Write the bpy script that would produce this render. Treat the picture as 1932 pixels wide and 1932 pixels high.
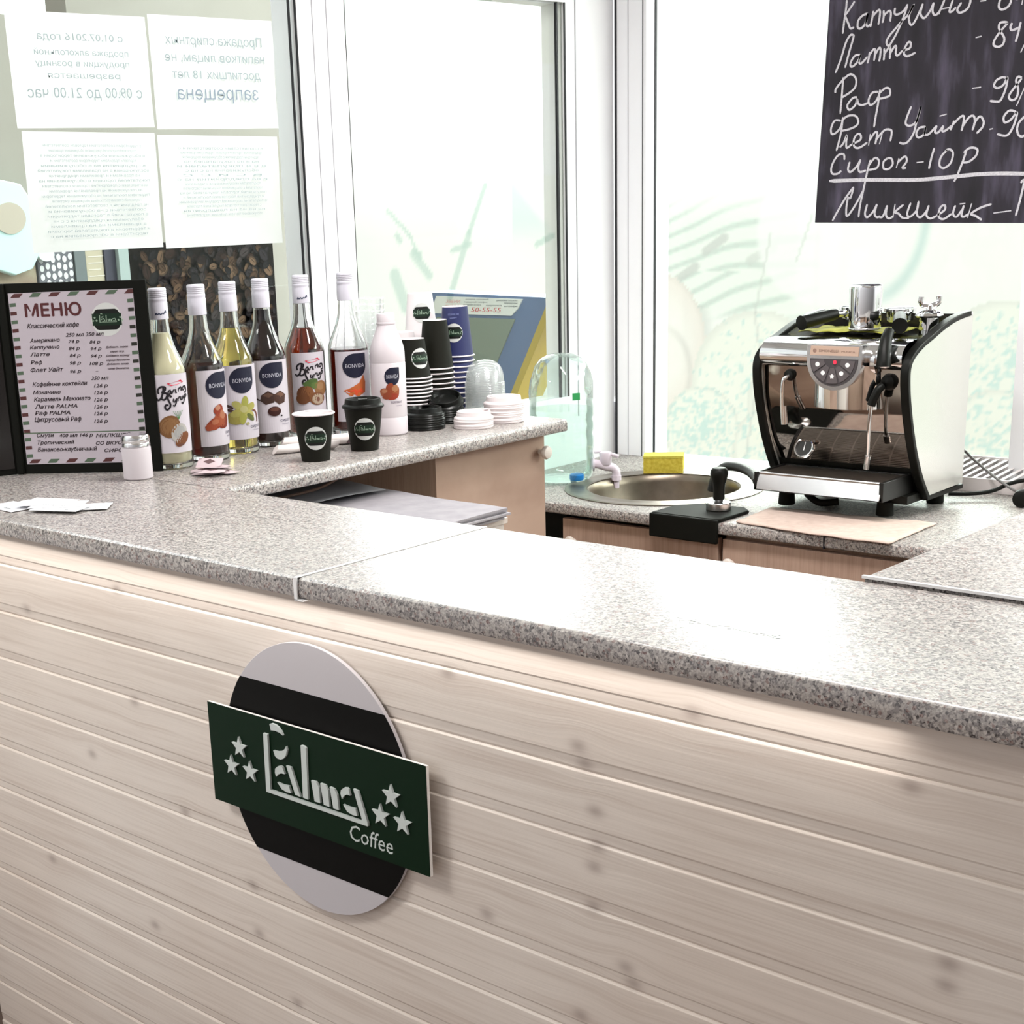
import bpy, bmesh, math, random
import numpy as np
from mathutils import Vector, Matrix, noise
from mathutils.geometry import tessellate_polygon
random.seed(7)
PI = math.pi
SC = bpy.context.scene
for o in list(bpy.data.objects): bpy.data.objects.remove(o)

# ------------------------------------------------------------------ camera
cd = bpy.data.cameras.new('camera'); CAM = bpy.data.objects.new('camera', cd)
SC.collection.objects.link(CAM)
Rm = Matrix([[0.7148862,-0.1665503,0.6791161],[0.6977766,0.232739,-0.6774514],[-0.0452271,0.958172,0.2825968]])
CAM.matrix_world = Matrix.Translation((0, 0, 1.55)) @ Rm.to_4x4()
cd.sensor_width = 36; cd.lens = 52.38514; cd.shift_x = 0.117494; cd.shift_y = 0.138789
cd.clip_start = 0.02; cd.clip_end = 200
SC.camera = CAM

# ------------------------------------------------------------------ world, lamps, exposure
SC.view_settings.view_transform = 'Standard'; SC.view_settings.look = 'None'
SC.view_settings.gamma = 1; SC.view_settings.exposure = 0.32
SC.view_settings.use_curve_mapping = False
SC.cycles.transparent_max_bounces = 40

def srgb(r, g, b):
    f = lambda c: (c/255)/12.92 if c/255 <= .04045 else ((c/255+.055)/1.055)**2.4
    return (f(r), f(g), f(b), 1)

W = bpy.data.worlds.new('world'); SC.world = W; W.use_nodes = True
nt = W.node_tree; nt.nodes.clear()
def wn(t, **k):
    n = nt.nodes.new(t)
    for a, b in k.items(): setattr(n, a, b)
    return n
tc = wn('ShaderNodeTexCoord'); sx = wn('ShaderNodeSeparateXYZ'); nt.links.new(tc.outputs['Generated'], sx.inputs[0])
def wramp(sock, stops):
    r = wn('ShaderNodeValToRGB')
    mr = wn('ShaderNodeMapRange'); mr.inputs[1].default_value = -1; mr.inputs[2].default_value = 1
    nt.links.new(sock, mr.inputs[0]); nt.links.new(mr.outputs[0], r.inputs[0])
    el = r.color_ramp.elements
    while len(el) < len(stops): el.new(0.5)
    for e, (p, c) in zip(el, stops): e.position = (p+1)/2; e.color = (c[0], c[1], c[2], 1)
    return r
# outdoors: pale ground below the horizon, sky above it with an added bright band for the worktop reflection
SKY = 1.0
out = wramp(sx.outputs[2], [(-1, (.28,.27,.25)), (-.16, (.262,.262,.247)), (-.02, (.272,.276,.265)), (.03, (.325,.33,.325)), (.08, (.40,.41,.41)), (.15, (.42,.43,.43)), (.19, (.29,.295,.295)), (.25, (.29,.295,.295)), (.283, (5.6,5.7,5.7)), (.35, (5.6,5.7,5.7)), (.42, (1.25,1.3,1.3)), (1, (.95,1,1.05))])
# the hall behind the photographer: dim, a little warm
inn = wramp(sx.outputs[2], [(-1, (.06,.052,.046)), (-.1, (.115,.108,.105)), (.15, (.19,.187,.19)), (1, (.22,.22,.225))])
side = wn('ShaderNodeMapRange', interpolation_type='SMOOTHSTEP'); side.inputs[1].default_value = -.25; side.inputs[2].default_value = .2
nt.links.new(sx.outputs[1], side.inputs[0])
mx = wn('ShaderNodeMix', data_type='RGBA'); nt.links.new(side.outputs[0], mx.inputs[0])
lx = wn('ShaderNodeMapRange'); lx.inputs[1].default_value = -1; lx.inputs[2].default_value = 1; lx.inputs[3].default_value = 1.7; lx.inputs[4].default_value = .30
nt.links.new(sx.outputs[0], lx.inputs[0])
lm_ = wn('ShaderNodeMix', data_type='RGBA', blend_type='MULTIPLY'); lm_.inputs[0].default_value = 1; nt.links.new(inn.outputs[0], lm_.inputs[6]); nt.links.new(lx.outputs[0], lm_.inputs[7])
nt.links.new(lm_.outputs[2], mx.inputs[6]); nt.links.new(out.outputs[0], mx.inputs[7])
bg = wn('ShaderNodeBackground'); bg.inputs[1].default_value = 3.3
nt.links.new(mx.outputs[2], bg.inputs[0]); wo = wn('ShaderNodeOutputWorld'); nt.links.new(bg.outputs[0], wo.inputs[0])

def area(name, loc, size, power, col=(1, 1, 1), rot=(0, 0, 0), sy=None):
    l = bpy.data.lights.new(name, 'AREA'); l.energy = power; l.color = col; l.shape = 'RECTANGLE'
    l.size = size; l.size_y = sy or size
    o = bpy.data.objects.new(name, l); o.location = loc; o.rotation_euler = rot; SC.collection.objects.link(o); return o
area('ceiling_light', (-1.3, 2.2, 2.5), 1.3, 34, (1, .97, .95), sy=.25)
area('ceiling_light', (-2.5, .15, 2.3), .9, 30, (1, .97, .94), sy=.4)  # unseen lamp, added at the left so the boards brighten towards that end
area('strip_light', (-1.53, 1.272, 1.066), 1.85, 1.2, (1, .95, .9), rot=(-.5, 0, 0), sy=.008)

# ------------------------------------------------------------------ materials
MATS = {}
def P(name, col, rough=.5, metal=0, spec=.5, trans=0, ior=1.45, coat=0, alpha=1, sheen=0):
    if name in MATS: return MATS[name]
    m = bpy.data.materials.new(name); m.use_nodes = True
    b = m.node_tree.nodes['Principled BSDF']
    b.inputs['Base Color'].default_value = col if len(col) == 4 else (*col, 1)
    b.inputs['Roughness'].default_value = rough; b.inputs['Metallic'].default_value = metal
    b.inputs['Specular IOR Level'].default_value = spec; b.inputs['Transmission Weight'].default_value = trans
    b.inputs['IOR'].default_value = ior; b.inputs['Coat Weight'].default_value = coat; b.inputs['Alpha'].default_value = alpha
    MATS[name] = m; return m
def nodes(m):
    t = m.node_tree; return t, t.nodes['Principled BSDF']
def N(t, typ, ins=None, **k):
    n = t.nodes.new(typ)
    for a, b in k.items(): setattr(n, a, b)
    for a, b in (ins or {}).items():
        if isinstance(b, bpy.types.NodeSocket): t.links.new(b, n.inputs[a])
        else: n.inputs[a].default_value = b
    return n
def mathn(t, op, a, b=None):
    return N(t, 'ShaderNodeMath', {0: a} if b is None else {0: a, 1: b}, operation=op).outputs[0]
def ramp(t, sock, stops, const=False):
    r = N(t, 'ShaderNodeValToRGB', {0: sock}); el = r.color_ramp.elements
    if const: r.color_ramp.interpolation = 'CONSTANT'
    while len(el) < len(stops): el.new(.5)
    for e, (p, c) in zip(el, stops): e.position = p; e.color = (*c[:3], 1)
    return r.outputs[0]
def thin(name, col, refl=.06, rough=.02, gloss=(1, 1, 1), fres=.3, haze=0):
    """thin clear sheet: light passes straight through, tinted, with a surface reflection"""
    if name in MATS: return MATS[name]
    m = bpy.data.materials.new(name); m.use_nodes = True; t = m.node_tree; t.nodes.clear()
    tr = N(t, 'ShaderNodeBsdfTransparent', {0: (*col[:3], 1)})
    gl = N(t, 'ShaderNodeBsdfGlossy', {0: (*gloss, 1), 'Roughness': rough})
    lw = N(t, 'ShaderNodeLayerWeight', {0: .2})
    f = mathn(t, 'ADD', mathn(t, 'MULTIPLY', lw.outputs['Fresnel'], fres), refl)
    ms = N(t, 'ShaderNodeMixShader', {0: f, 1: tr.outputs[0], 2: gl.outputs[0]})
    if haze:
        di = N(t, 'ShaderNodeBsdfDiffuse', {0: (.95, .95, .95, 1)}); tl = N(t, 'ShaderNodeBsdfTranslucent', {0: (.95, .95, .95, 1)})
        hz = N(t, 'ShaderNodeMixShader', {0: .5, 1: di.outputs[0], 2: tl.outputs[0]})
        ms = N(t, 'ShaderNodeMixShader', {0: haze, 1: ms.outputs[0], 2: hz.outputs[0]})
    o = N(t, 'ShaderNodeOutputMaterial', {0: ms.outputs[0]}); MATS[name] = m; return m
def col_mat(name, rough=.55, spec=.4):
    """printed surface: colours carried by the mesh"""
    if name in MATS: return MATS[name]
    m = P(name, (1, 1, 1), rough, spec=spec); t, b = nodes(m)
    a = N(t, 'ShaderNodeAttribute', attribute_name='Col'); t.links.new(a.outputs[0], b.inputs['Base Color']); return m

def granite(name='speckled_laminate', rough=.32, spec=.6, coat=.25):
    m = P(name, (.5, .5, .5), rough, spec=spec, coat=coat); m.node_tree.nodes['Principled BSDF'].inputs['Coat Roughness'].default_value = .22; m.node_tree.nodes['Principled BSDF'].inputs['Coat IOR'].default_value = 1.5; t, b = nodes(m)
    tcn = N(t, 'ShaderNodeTexCoord')
    v = N(t, 'ShaderNodeTexVoronoi', {'Vector': tcn.outputs['Object'], 'Scale': 300}, voronoi_dimensions='3D')
    s = N(t, 'ShaderNodeSeparateColor', {0: v.outputs['Color']})
    base = srgb(178, 170, 166); 
    c1 = ramp(t, s.outputs[0], [(0, srgb(176,169,163)), (.30, srgb(150,144,140)), (.54, srgb(104,99,99)), (.73, srgb(50,46,47)), (.86, srgb(116,80,72)), (.92, srgb(200,194,188))], True)
    v2 = N(t, 'ShaderNodeTexVoronoi', {'Vector': tcn.outputs['Object'], 'Scale': 560}, voronoi_dimensions='3D')
    s2 = N(t, 'ShaderNodeSeparateColor', {0: v2.outputs['Color']})
    c2 = ramp(t, s2.outputs[0], [(0, srgb(170,165,161)), (.45, srgb(134,130,130)), (.72, srgb(74,69,69)), (.86, srgb(200,195,190))], True)
    mix = N(t, 'ShaderNodeMix', {0: .42, 6: c1, 7: c2}, data_type='RGBA')
    t.links.new(mix.outputs[2], b.inputs['Base Color']); return m
GRANITE = granite(); GRANITE2 = granite('matt_speckled_laminate', .42, .22, 0)

KNOTS = [(-1.891,1.013),(-2.159,.941),(-1.872,.834),(-1.766,.673),(-1.605,.517),(-1.197,1.005),(-2.007,.715),(-2.171,.479),(-1.875,.444),(-1.527,.427),(-1.144,.693),(-1.611,.594),(-.842,1.024),(-.996,.953),(-.987,.932),(-.972,.878),(-.97,.835),(-.974,.807),(-.977,.755),(-.595,1.0),(-.929,.692),(-.919,.673),(-.547,.827),(-.548,.803),(-.996,.604)]
def pine(name, c0, c1, knots=(), scale=1.0, rough=.45, axis='X', spec=.4):
    m = P(name, (1, 1, 1), rough, spec=spec); t, b = nodes(m)
    tcn = N(t, 'ShaderNodeTexCoord'); sp = N(t, 'ShaderNodeSeparateXYZ', {0: tcn.outputs['Object']})
    X, Y, Z = sp.outputs
    if axis == 'Z': X, Z = Z, X
    kn = None; warp = Z
    for kx, kz in knots:
        dx = mathn(t, 'SUBTRACT', X, kx); dz = mathn(t, 'SUBTRACT', Z, kz)
        a = mathn(t, 'MULTIPLY', dx, 1/.012); c = mathn(t, 'MULTIPLY', dz, 1/.008)
        d2 = mathn(t, 'ADD', mathn(t, 'MULTIPLY', a, a), mathn(t, 'MULTIPLY', c, c))
        e = mathn(t, 'POWER', 2.718, mathn(t, 'MULTIPLY', d2, -1.0))
        e2 = mathn(t, 'POWER', 2.718, mathn(t, 'MULTIPLY', d2, -.10))
        warp = mathn(t, 'ADD', warp, mathn(t, 'MULTIPLY', mathn(t, 'MULTIPLY', e2, dz), -.5))
        kn = e if kn is None else mathn(t, 'ADD', kn, e)
    cb = N(t, 'ShaderNodeCombineXYZ', {0: mathn(t, 'MULTIPLY', X, 2.2*scale), 1: mathn(t, 'MULTIPLY', Y, 3), 2: mathn(t, 'MULTIPLY', warp, 62*scale)})
    n1 = N(t, 'ShaderNodeTexNoise', {'Vector': cb.outputs[0], 'Scale': 1.0, 'Detail': 5, 'Roughness': .62})
    cb2 = N(t, 'ShaderNodeCombineXYZ', {0: mathn(t, 'MULTIPLY', X, 6*scale), 1: Y, 2: mathn(t, 'MULTIPLY', warp, 330*scale)})
    n2 = N(t, 'ShaderNodeTexNoise', {'Vector': cb2.outputs[0], 'Scale': 1.0, 'Detail': 3})
    n3 = N(t, 'ShaderNodeTexNoise', {'Vector': tcn.outputs['Object'], 'Scale': 2.6, 'Detail': 3})
    f = mathn(t, 'ADD', mathn(t, 'MULTIPLY', n1.outputs[0], .55), mathn(t, 'MULTIPLY', n2.outputs[0], .45))
    col = ramp(t, f, [(.34, c1), (.52, c0), (.75, tuple(min(1, x*1.10) for x in c0[:3]))])
    tint = ramp(t, n3.outputs[0], [(.3, (.93, .90, .88)), (.7, (1, 1, 1))])
    mm = N(t, 'ShaderNodeMix', {0: 1.0, 6: col, 7: tint}, data_type='RGBA', blend_type='MULTIPLY')
    res = mm.outputs[2]
    if kn is not None:
        kf = mathn(t, 'MINIMUM', mathn(t, 'MULTIPLY', kn, .5), .5)
        m2 = N(t, 'ShaderNodeMix', {0: kf, 6: res, 7: srgb(128, 110, 104)}, data_type='RGBA'); res = m2.outputs[2]
    t.links.new(res, b.inputs['Base Color'])
    bp = N(t, 'ShaderNodeBump', {'Height': n2.outputs[0], 'Strength': .10, 'Distance': .002}); t.links.new(bp.outputs[0], b.inputs['Normal'])
    return m
PINE = pine('whitewashed_pine', srgb(218, 209, 200), srgb(203, 191, 181), KNOTS)
OAK = pine('pale_oak_laminate', srgb(180, 154, 138), srgb(162, 135, 120), (), 1.6, .45, 'Z')
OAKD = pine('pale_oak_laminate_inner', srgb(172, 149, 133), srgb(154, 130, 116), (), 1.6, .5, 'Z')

def noisy(name, c0, c1, scale, rough=.6, **k):
    m = P(name, c0, rough, **k); t, b = nodes(m)
    tcn = N(t, 'ShaderNodeTexCoord'); n = N(t, 'ShaderNodeTexNoise', {'Vector': tcn.outputs['Object'], 'Scale': scale, 'Detail': 4})
    t.links.new(ramp(t, n.outputs[0], [(.3, c0), (.7, c1)]), b.inputs['Base Color']); return m
WHITEF = noisy('white_aluminium', srgb(244, 245, 249), srgb(249, 249, 252), 3, .35)
DARKG = P('dark_gasket', srgb(32, 33, 38), .5)
BLACK = P('black_plastic', srgb(15, 16, 13), .42, spec=.22)
BLACKM = P('black_rubber', srgb(15, 16, 12), .65, spec=.15)
CHROME = P('chrome', (.86, .86, .87), .06, 1)
CHROME2 = P('brushed_chrome', (.80, .80, .81), .2, 1)
STEEL = noisy('sink_steel', srgb(120, 110, 98), srgb(136, 126, 114), 30, .33, metal=1)
MIRROR = P('mirror_steel', (.36, .325, .30), .05, 1)
WHITEP = noisy('white_plastic', srgb(232, 228, 230), srgb(240, 236, 236), 20, .4)
PAPER = noisy('white_paper', srgb(232, 230, 232), srgb(242, 241, 242), 12, .7)
GLASS = P('bottle_glass', (1, 1, 1), .0, trans=1, ior=1.45)
PANE = thin('window_glass', (.96, .985, .975), .012, fres=.10)
CLEARP = thin('clear_plastic', (.985, .99, .99), .06, .08, fres=.35, haze=.10)
WALLM = noisy('wall_paint', srgb(214, 210, 200), srgb(222, 218, 210), 4, .8)
CEILM = noisy('ceiling_paint', srgb(225, 224, 222), srgb(232, 232, 230), 4, .85)
FLOORM = noisy('brown_floor', srgb(98, 82, 72), srgb(120, 102, 90), 9, .5)
PRINT = col_mat('printed_colours', .5)
SIGNP = col_mat('sign_colours', .38)
CHALKM = noisy('chalk', srgb(188, 186, 194), srgb(222, 220, 226), 260, .95)

# ------------------------------------------------------------------ mesh helpers
COL = SC.collection
def obj(name, vf, mat, parent=None, smooth=False, cols=None, bevel=0, auto=None):
    v, f = vf[0], vf[1]
    me = bpy.data.meshes.new(name); me.from_pydata([tuple(p) for p in v], [], [tuple(q) for q in f]); me.update()
    bm = bmesh.new(); bm.from_mesh(me); bmesh.ops.recalc_face_normals(bm, faces=bm.faces); bm.to_mesh(me); bm.free()
    if mat: me.materials.append(mat)
    if cols is not None:
        at = me.color_attributes.new('Col', 'FLOAT_COLOR', 'POINT')
        at.data.foreach_set('color', np.array([(c[0], c[1], c[2], 1) for c in cols], dtype=np.float32).ravel())
    if smooth:
        me.polygons.foreach_set('use_smooth', [True]*len(me.polygons))
        me.set_sharp_from_angle(angle=auto or .7)
    o = bpy.data.objects.new(name, me); COL.objects.link(o)
    if parent is not None: o.parent = parent
    if bevel:
        md = o.modifiers.new('bevel', 'BEVEL'); md.width = bevel; md.segments = 3; md.limit_method = 'ANGLE'; md.angle_limit = .6
        me.polygons.foreach_set('use_smooth', [True]*len(me.polygons)); me.set_sharp_from_angle(angle=.9)
    return o
def join(*vfs):
    V, F = [], []
    for v, f in vfs:
        n = len(V); V += list(v); F += [tuple(i+n for i in q) for q in f]
    return V, F
def box(x0, x1, y0, y1, z0, z1):
    v = [(x, y, z) for z in (z0, z1) for y in (y0, y1) for x in (x0, x1)]
    return v, [(0, 2, 3, 1), (4, 5, 7, 6), (0, 1, 5, 4), (1, 3, 7, 5), (3, 2, 6, 7), (2, 0, 4, 6)]
def rbox(c, ax, s):
    """box centred at c, half sizes s along the three axes ax"""
    c = Vector(c); A = [Vector(a).normalized() for a in ax]
    v = [c+A[0]*(s[0]*i)+A[1]*(s[1]*j)+A[2]*(s[2]*k) for k in (-1, 1) for j in (-1, 1) for i in (-1, 1)]
    return v, box(0, 1, 0, 1, 0, 1)[1]
def lathe(prof, n=40, c=(0, 0, 0), closed=False, a0=0, a1=2*PI):
    full = abs(a1-a0-2*PI) < 1e-6; k = n if full else n+1
    V, F = [], []
    for r, z in prof:
        for i in range(k):
            a = a0+(a1-a0)*i/n; V.append((c[0]+r*math.cos(a), c[1]+r*math.sin(a), c[2]+z))
    m = len(prof)
    for j in range(m if closed else m-1):
        j2 = (j+1) % m
        for i in range(n):
            i2 = (i+1) % k
            F.append((j*k+i, j*k+i2, j2*k+i2, j2*k+i))
    if not closed:
        if prof[0][0] > 1e-5: F.append(tuple(range(k)))
        if prof[-1][0] > 1e-5: F.append(tuple((m-1)*k+i for i in range(k)))
    return V, F
def olathe(prof, n=40, c=(0, 0, 0)):
    """open lathe: no end caps"""
    V, F = lathe(prof, n, c); return V, [f for f in F if len(f) == 4]
def smooth_pts(pts, n=6):
    pts = [Vector(p) for p in pts]
    if len(pts) < 3: return pts
    out = []
    for i in range(len(pts)-1):
        p0 = pts[max(i-1, 0)]; p1 = pts[i]; p2 = pts[i+1]; p3 = pts[min(i+2, len(pts)-1)]
        for k in range(n):
            t = k/n
            out.append(.5*((2*p1)+(p2-p0)*t+(2*p0-5*p1+4*p2-p3)*t*t+(3*p1-p0-3*p2+p3)*t**3))
    out.append(pts[-1]); return out
def tube(pts, r, n=10, sm=6, cap=True):
    pts = smooth_pts(pts, sm) if sm else [Vector(p) for p in pts]
    rs = r if isinstance(r, (list, tuple)) else None
    V, F = [], []; up = None
    for i, p in enumerate(pts):
        d = (pts[min(i+1, len(pts)-1)]-pts[max(i-1, 0)]).normalized()
        if up is None: up = d.orthogonal().normalized()
        up = (up-d*up.dot(d)).normalized(); s = d.cross(up)
        rr = rs[0]+(rs[1]-rs[0])*i/(len(pts)-1) if rs else r
        for k in range(n):
            a = 2*PI*k/n; V.append(p+up*(rr*math.cos(a))+s*(rr*math.sin(a)))
    for i in range(len(pts)-1):
        for k in range(n):
            k2 = (k+1) % n; F.append((i*n+k, i*n+k2, (i+1)*n+k2, (i+1)*n+k))
    if cap: F.append(tuple(range(n))); F.append(tuple((len(pts)-1)*n+k for k in range(n)))
    return V, F
def tess(poly):
    return tessellate_polygon([[Vector((p[0], p[1], 0)) for p in poly]])
def prism(poly, mp, h0, h1):
    """2-D outline given depth between h0 and h1; mp(u, v, h) places it"""
    n = len(poly); V = [mp(u, v, h0) for u, v in poly]+[mp(u, v, h1) for u, v in poly]
    T = tess(poly); F = [tuple(t) for t in T]+[tuple(i+n for i in t) for t in T]
    F += [(i, (i+1) % n, n+(i+1) % n, n+i) for i in range(n)]
    return V, F
def circ(cx, cy, rx, ry=None, n=48, a0=0, a1=2*PI):
    ry = ry or rx; full = abs(a1-a0-2*PI) < 1e-6
    return [(cx+rx*math.cos(a0+(a1-a0)*i/n), cy+ry*math.sin(a0+(a1-a0)*i/n)) for i in range(n if full else n+1)]
def star(cx, cy, r, k=.42):
    return [(cx+(r if i % 2 == 0 else r*k)*math.sin(PI*i/5), cy+(r if i % 2 == 0 else r*k)*math.cos(PI*i/5)) for i in range(10)]
TXT = {}
def text2d(s, bold=0, shear=0):
    key = (s, bold, shear)
    if key in TXT: return TXT[key]
    c = bpy.data.curves.new('lettering', 'FONT'); c.body = s; c.size = 1; c.resolution_u = 2; c.shear = shear; c.offset = bold; c.fill_mode = 'NONE'
    o = bpy.data.objects.new('lettering', c); COL.objects.link(o)
    dg = bpy.context.evaluated_depsgraph_get(); me = bpy.data.meshes.new_from_object(o.evaluated_get(dg))
    nb = {}
    for e in me.edges:
        a, b = e.vertices; nb.setdefault(a, []).append(b); nb.setdefault(b, []).append(a)
    co = [(v.co.x, v.co.y) for v in me.vertices]; left = set(nb); loops = []
    while left:
        st = min(left); lp = [st]; left.discard(st)
        while True:
            nx = [q for q in nb[lp[-1]] if q in left]
            if not nx: break
            q = min(nx) if len(lp) == 1 else nx[0]; lp.append(q); left.discard(q)
        if len(lp) > 2: loops.append([co[i] for i in lp])
    bpy.data.objects.remove(o); bpy.data.curves.remove(c); bpy.data.meshes.remove(me)
    ar = lambda L: sum(L[i-1][0]*L[i][1]-L[i][0]*L[i-1][1] for i in range(len(L)))/2
    def inside(p, L):
        k = False
        for i in range(len(L)):
            (x1, y1), (x2, y2) = L[i-1], L[i]
            if (y1 > p[1]) != (y2 > p[1]) and p[0] < (x2-x1)*(p[1]-y1)/(y2-y1)+x1: k = not k
        return k
    V, F = [], []
    if loops:
        hole = [any(M is not L and (ar(M) > 0) != (ar(L) > 0) and abs(ar(M)) > abs(ar(L)) and inside(L[0], M) for M in loops) for L in loops]
        outer = [L for L, h in zip(loops, hole) if not h]; holes = [L for L, h in zip(loops, hole) if h]
        own = [max(range(len(outer)), key=lambda k: sum(inside(p, outer[k]) for p in h)) for h in holes]
        for k, L in enumerate(outer):
            hs = [h for h, w in zip(holes, own) if w == k]; n = len(V); z = (k % 9)*2.5e-5      # overlapping strokes of a glyph do not share one plane
            V += [(p[0], p[1], z) for q in [L]+hs for p in q]
            F += [tuple(i+n for i in t) for t in tessellate_polygon([[Vector((p[0], p[1], 0)) for p in q] for q in [L]+hs])]
    TXT[key] = (V, F); return V, F
def fit_text(s, u, v, w, h, bold=0, shear=0, slope=0):
    """lettering whose inked box starts at (u, v) and is w wide; capitals h tall"""
    V, F = text2d(s, bold, shear)
    if not V: return [], []
    x0 = min(p[0] for p in V); x1 = max(p[0] for p in V)
    k = w/(x1-x0); kv = h/.70
    return [(u+(p[0]-x0)*k, v+p[1]*kv+slope*(p[0]-x0)*k, p[2]) for p in V], F
def ribbon(pts, w, n=5, taper=False):
    pts = smooth_pts([(p[0], p[1], 0) for p in pts], n)
    V, F = [], []
    for i, p in enumerate(pts):
        d = (pts[min(i+1, len(pts)-1)]-pts[max(i-1, 0)]); d = d.normalized() if d.length else Vector((1, 0, 0))
        q = Vector((-d.y, d.x, 0)); ww = w*(.55 if i in (0, len(pts)-1) else 1)
        V += [(p.x+q.x*ww/2, p.y+q.y*ww/2), (p.x-q.x*ww/2, p.y-q.y*ww/2)]
    F = [(2*i, 2*i+1, 2*i+3, 2*i+2) for i in range(len(pts)-1)]
    return V, F
class Ink:
    """flat printing in several colours on one surface, each later layer a hair further out"""
    def __init__(s, mp, base=.0003, step=.00012): s.mp = mp; s.V = []; s.F = []; s.C = []; s.h = base; s.step = step
    def add(s, vf, col):
        v, f = vf; n = len(s.V); s.V += [s.mp(p[0], p[1], s.h+(p[2] if len(p) > 2 else 0)) for p in v]; s.C += [col]*len(v)
        s.F += [tuple(i+n for i in q) for q in f]
    def up(s): s.h += s.step
    def poly(s, p, col):
        s.add((p, [tuple(t) for t in tess(p)]), col)
    def grid(s, u0, u1, v0, v1, col, nu=8, nv=2):
        V = [(u0+(u1-u0)*i/nu, v0+(v1-v0)*j/nv) for j in range(nv+1) for i in range(nu+1)]
        s.add((V, [(j*(nu+1)+i, j*(nu+1)+i+1, (j+1)*(nu+1)+i+1, (j+1)*(nu+1)+i) for j in range(nv) for i in range(nu)]), col)
    def disc(s, cu, cv, ru, rv, col, n=28, rings=4, clip=None):
        V = [(cu, cv)]; F = []
        for k in range(1, rings+1):
            for i in range(n):
                a = 2*PI*i/n; u = cu+ru*k/rings*math.cos(a); v = cv+rv*k/rings*math.sin(a)
                if clip: v = max(clip[0], min(clip[1], v))
                V.append((u, v))
        for i in range(n):
            F.append((0, 1+i, 1+(i+1) % n))
            for k in range(rings-1):
                a = 1+k*n; b = a+n; F.append((a+i, a+(i+1) % n, b+(i+1) % n, b+i))
        s.add((V, F), col)
    def bold(s, vf, col, d):
        h0 = s.h
        for du, dv in ((0, 0), (d, 0), (-d, 0), (0, d), (0, -d)):
            s.add(([(p[0]+du, p[1]+dv)+tuple(p[2:]) for p in vf[0]], vf[1]), col); s.h += s.step*.25
        s.h = h0
    def build(s, name, parent, mat=None): 
        return obj(name, (s.V, s.F), mat or PRINT, parent, cols=s.C)
def thing(name, label, cat, loc=(0, 0, 0), rz=0, group=None):
    o = bpy.data.objects.new(name, None); o.empty_display_size = .05; COL.objects.link(o)
    o.location = loc; o.rotation_euler = (0, 0, rz); o['label'] = label; o['category'] = cat
    if group: o['group'] = group
    return o
def tag(o, label, cat, group=None):
    o['label'] = label; o['category'] = cat
    if group: o['group'] = group
    return o
def struct(o): o['kind'] = 'structure'; return o
def sroot(name):
    o = bpy.data.objects.new(name, None); COL.objects.link(o); o['kind'] = 'structure'; return o
def dup(root, loc, rz, label, group=None):
    r = root.copy(); COL.objects.link(r); r.location = loc; r.rotation_euler = (0, 0, rz); r['label'] = label
    if group: r['group'] = group
    for ch in list(root.children):
        c = ch.copy(); COL.objects.link(c); c.parent = r
        for g in ch.children:
            d = g.copy(); COL.objects.link(d); d.parent = c
    return r
def face_cam(x, y): return math.atan2(-y, -x)+PI/2      # turns a local -Y front towards the photographer's side

# ================================================================== SETTING
struct(obj('floor', box(-6.5, 4, -3, 6.0, -.05, 0), FLOORM))
struct(obj('ceiling', box(-2.7, 3, -1.2, 3.7, 2.6, 2.65), CEILM))
struct(obj('wall_left', box(-2.68, -2.6, -1.2, 3.66, 0, 1.0), WHITEF))
struct(obj('wall_back', box(-2.6, 3, 3.61, 3.66, 0, .82), WALLM))
struct(obj('wall_outside', join(box(-3.9, -3.8, 2.62, 3.56, 0, 3.0), box(-3.9, -3.8, -.4, 2.62, 0, 2.12)), noisy('outside_plaster', srgb(158, 155, 143), srgb(170, 167, 156), 2.5, .85)))
# left wall glazing -------------------------------------------------
w1 = sroot('window_1')
obj('window_frame', join(box(-2.68, -2.60, 2.39, 2.54, 1.0, 2.6), box(-2.68, -2.60, .2, .3, 1.0, 2.6), box(-2.68, -2.60, .3, 2.39, 2.52, 2.6), box(-2.68, -2.60, .3, 2.39, 1.0, 1.04),
    box(-2.6, -2.5985, 2.438, 2.440, .98, 2.6), box(-2.6, -2.5985, 2.481, 2.483, .98, 2.6)), WHITEF, w1)
obj('gasket', join(box(-2.6115, -2.6065, 2.3755, 2.379, 1.04, 2.52), box(-2.604, -2.5995, 2.3880, 2.3915, 1.0, 2.52)), DARKG, w1)
obj('gasket', join(box(-2.6, -2.5982, 2.437, 2.4388, .98, 2.6), box(-2.6, -2.5982, 2.4805, 2.482, .98, 2.6)), P('grey_joint', srgb(170, 170, 176), .5), w1)
obj('pane', box(-2.617, -2.612, .3, 2.39, 1.04, 2.52), PANE, w1)
w2 = sroot('window_2')
obj('window_frame', join(box(-2.68, -2.60, 3.345, 3.555, 1.0, 2.6), box(-2.68, -2.6, 2.54, 3.345, 2.06, 2.6), box(-2.68, -2.6, 2.54, 3.345, 1.0, 1.04)), WHITEF, w2)
obj('gasket', join(box(-2.6115, -2.6, 2.538, 2.5405, 1.04, 2.06), box(-2.611, -2.604, 3.312, 3.318, 1.04, 2.06), box(-2.6015, -2.5985, 3.3385, 3.3435, 1.04, 2.06)), DARKG, w2)
obj('gasket', box(-2.602, -2.5982, 3.384, 3.387, .98, 2.6), MATS['grey_joint'], w2)
obj('pane', box(-2.617, -2.612, 2.54, 3.345, 1.04, 2.06), PANE, w2)
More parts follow.
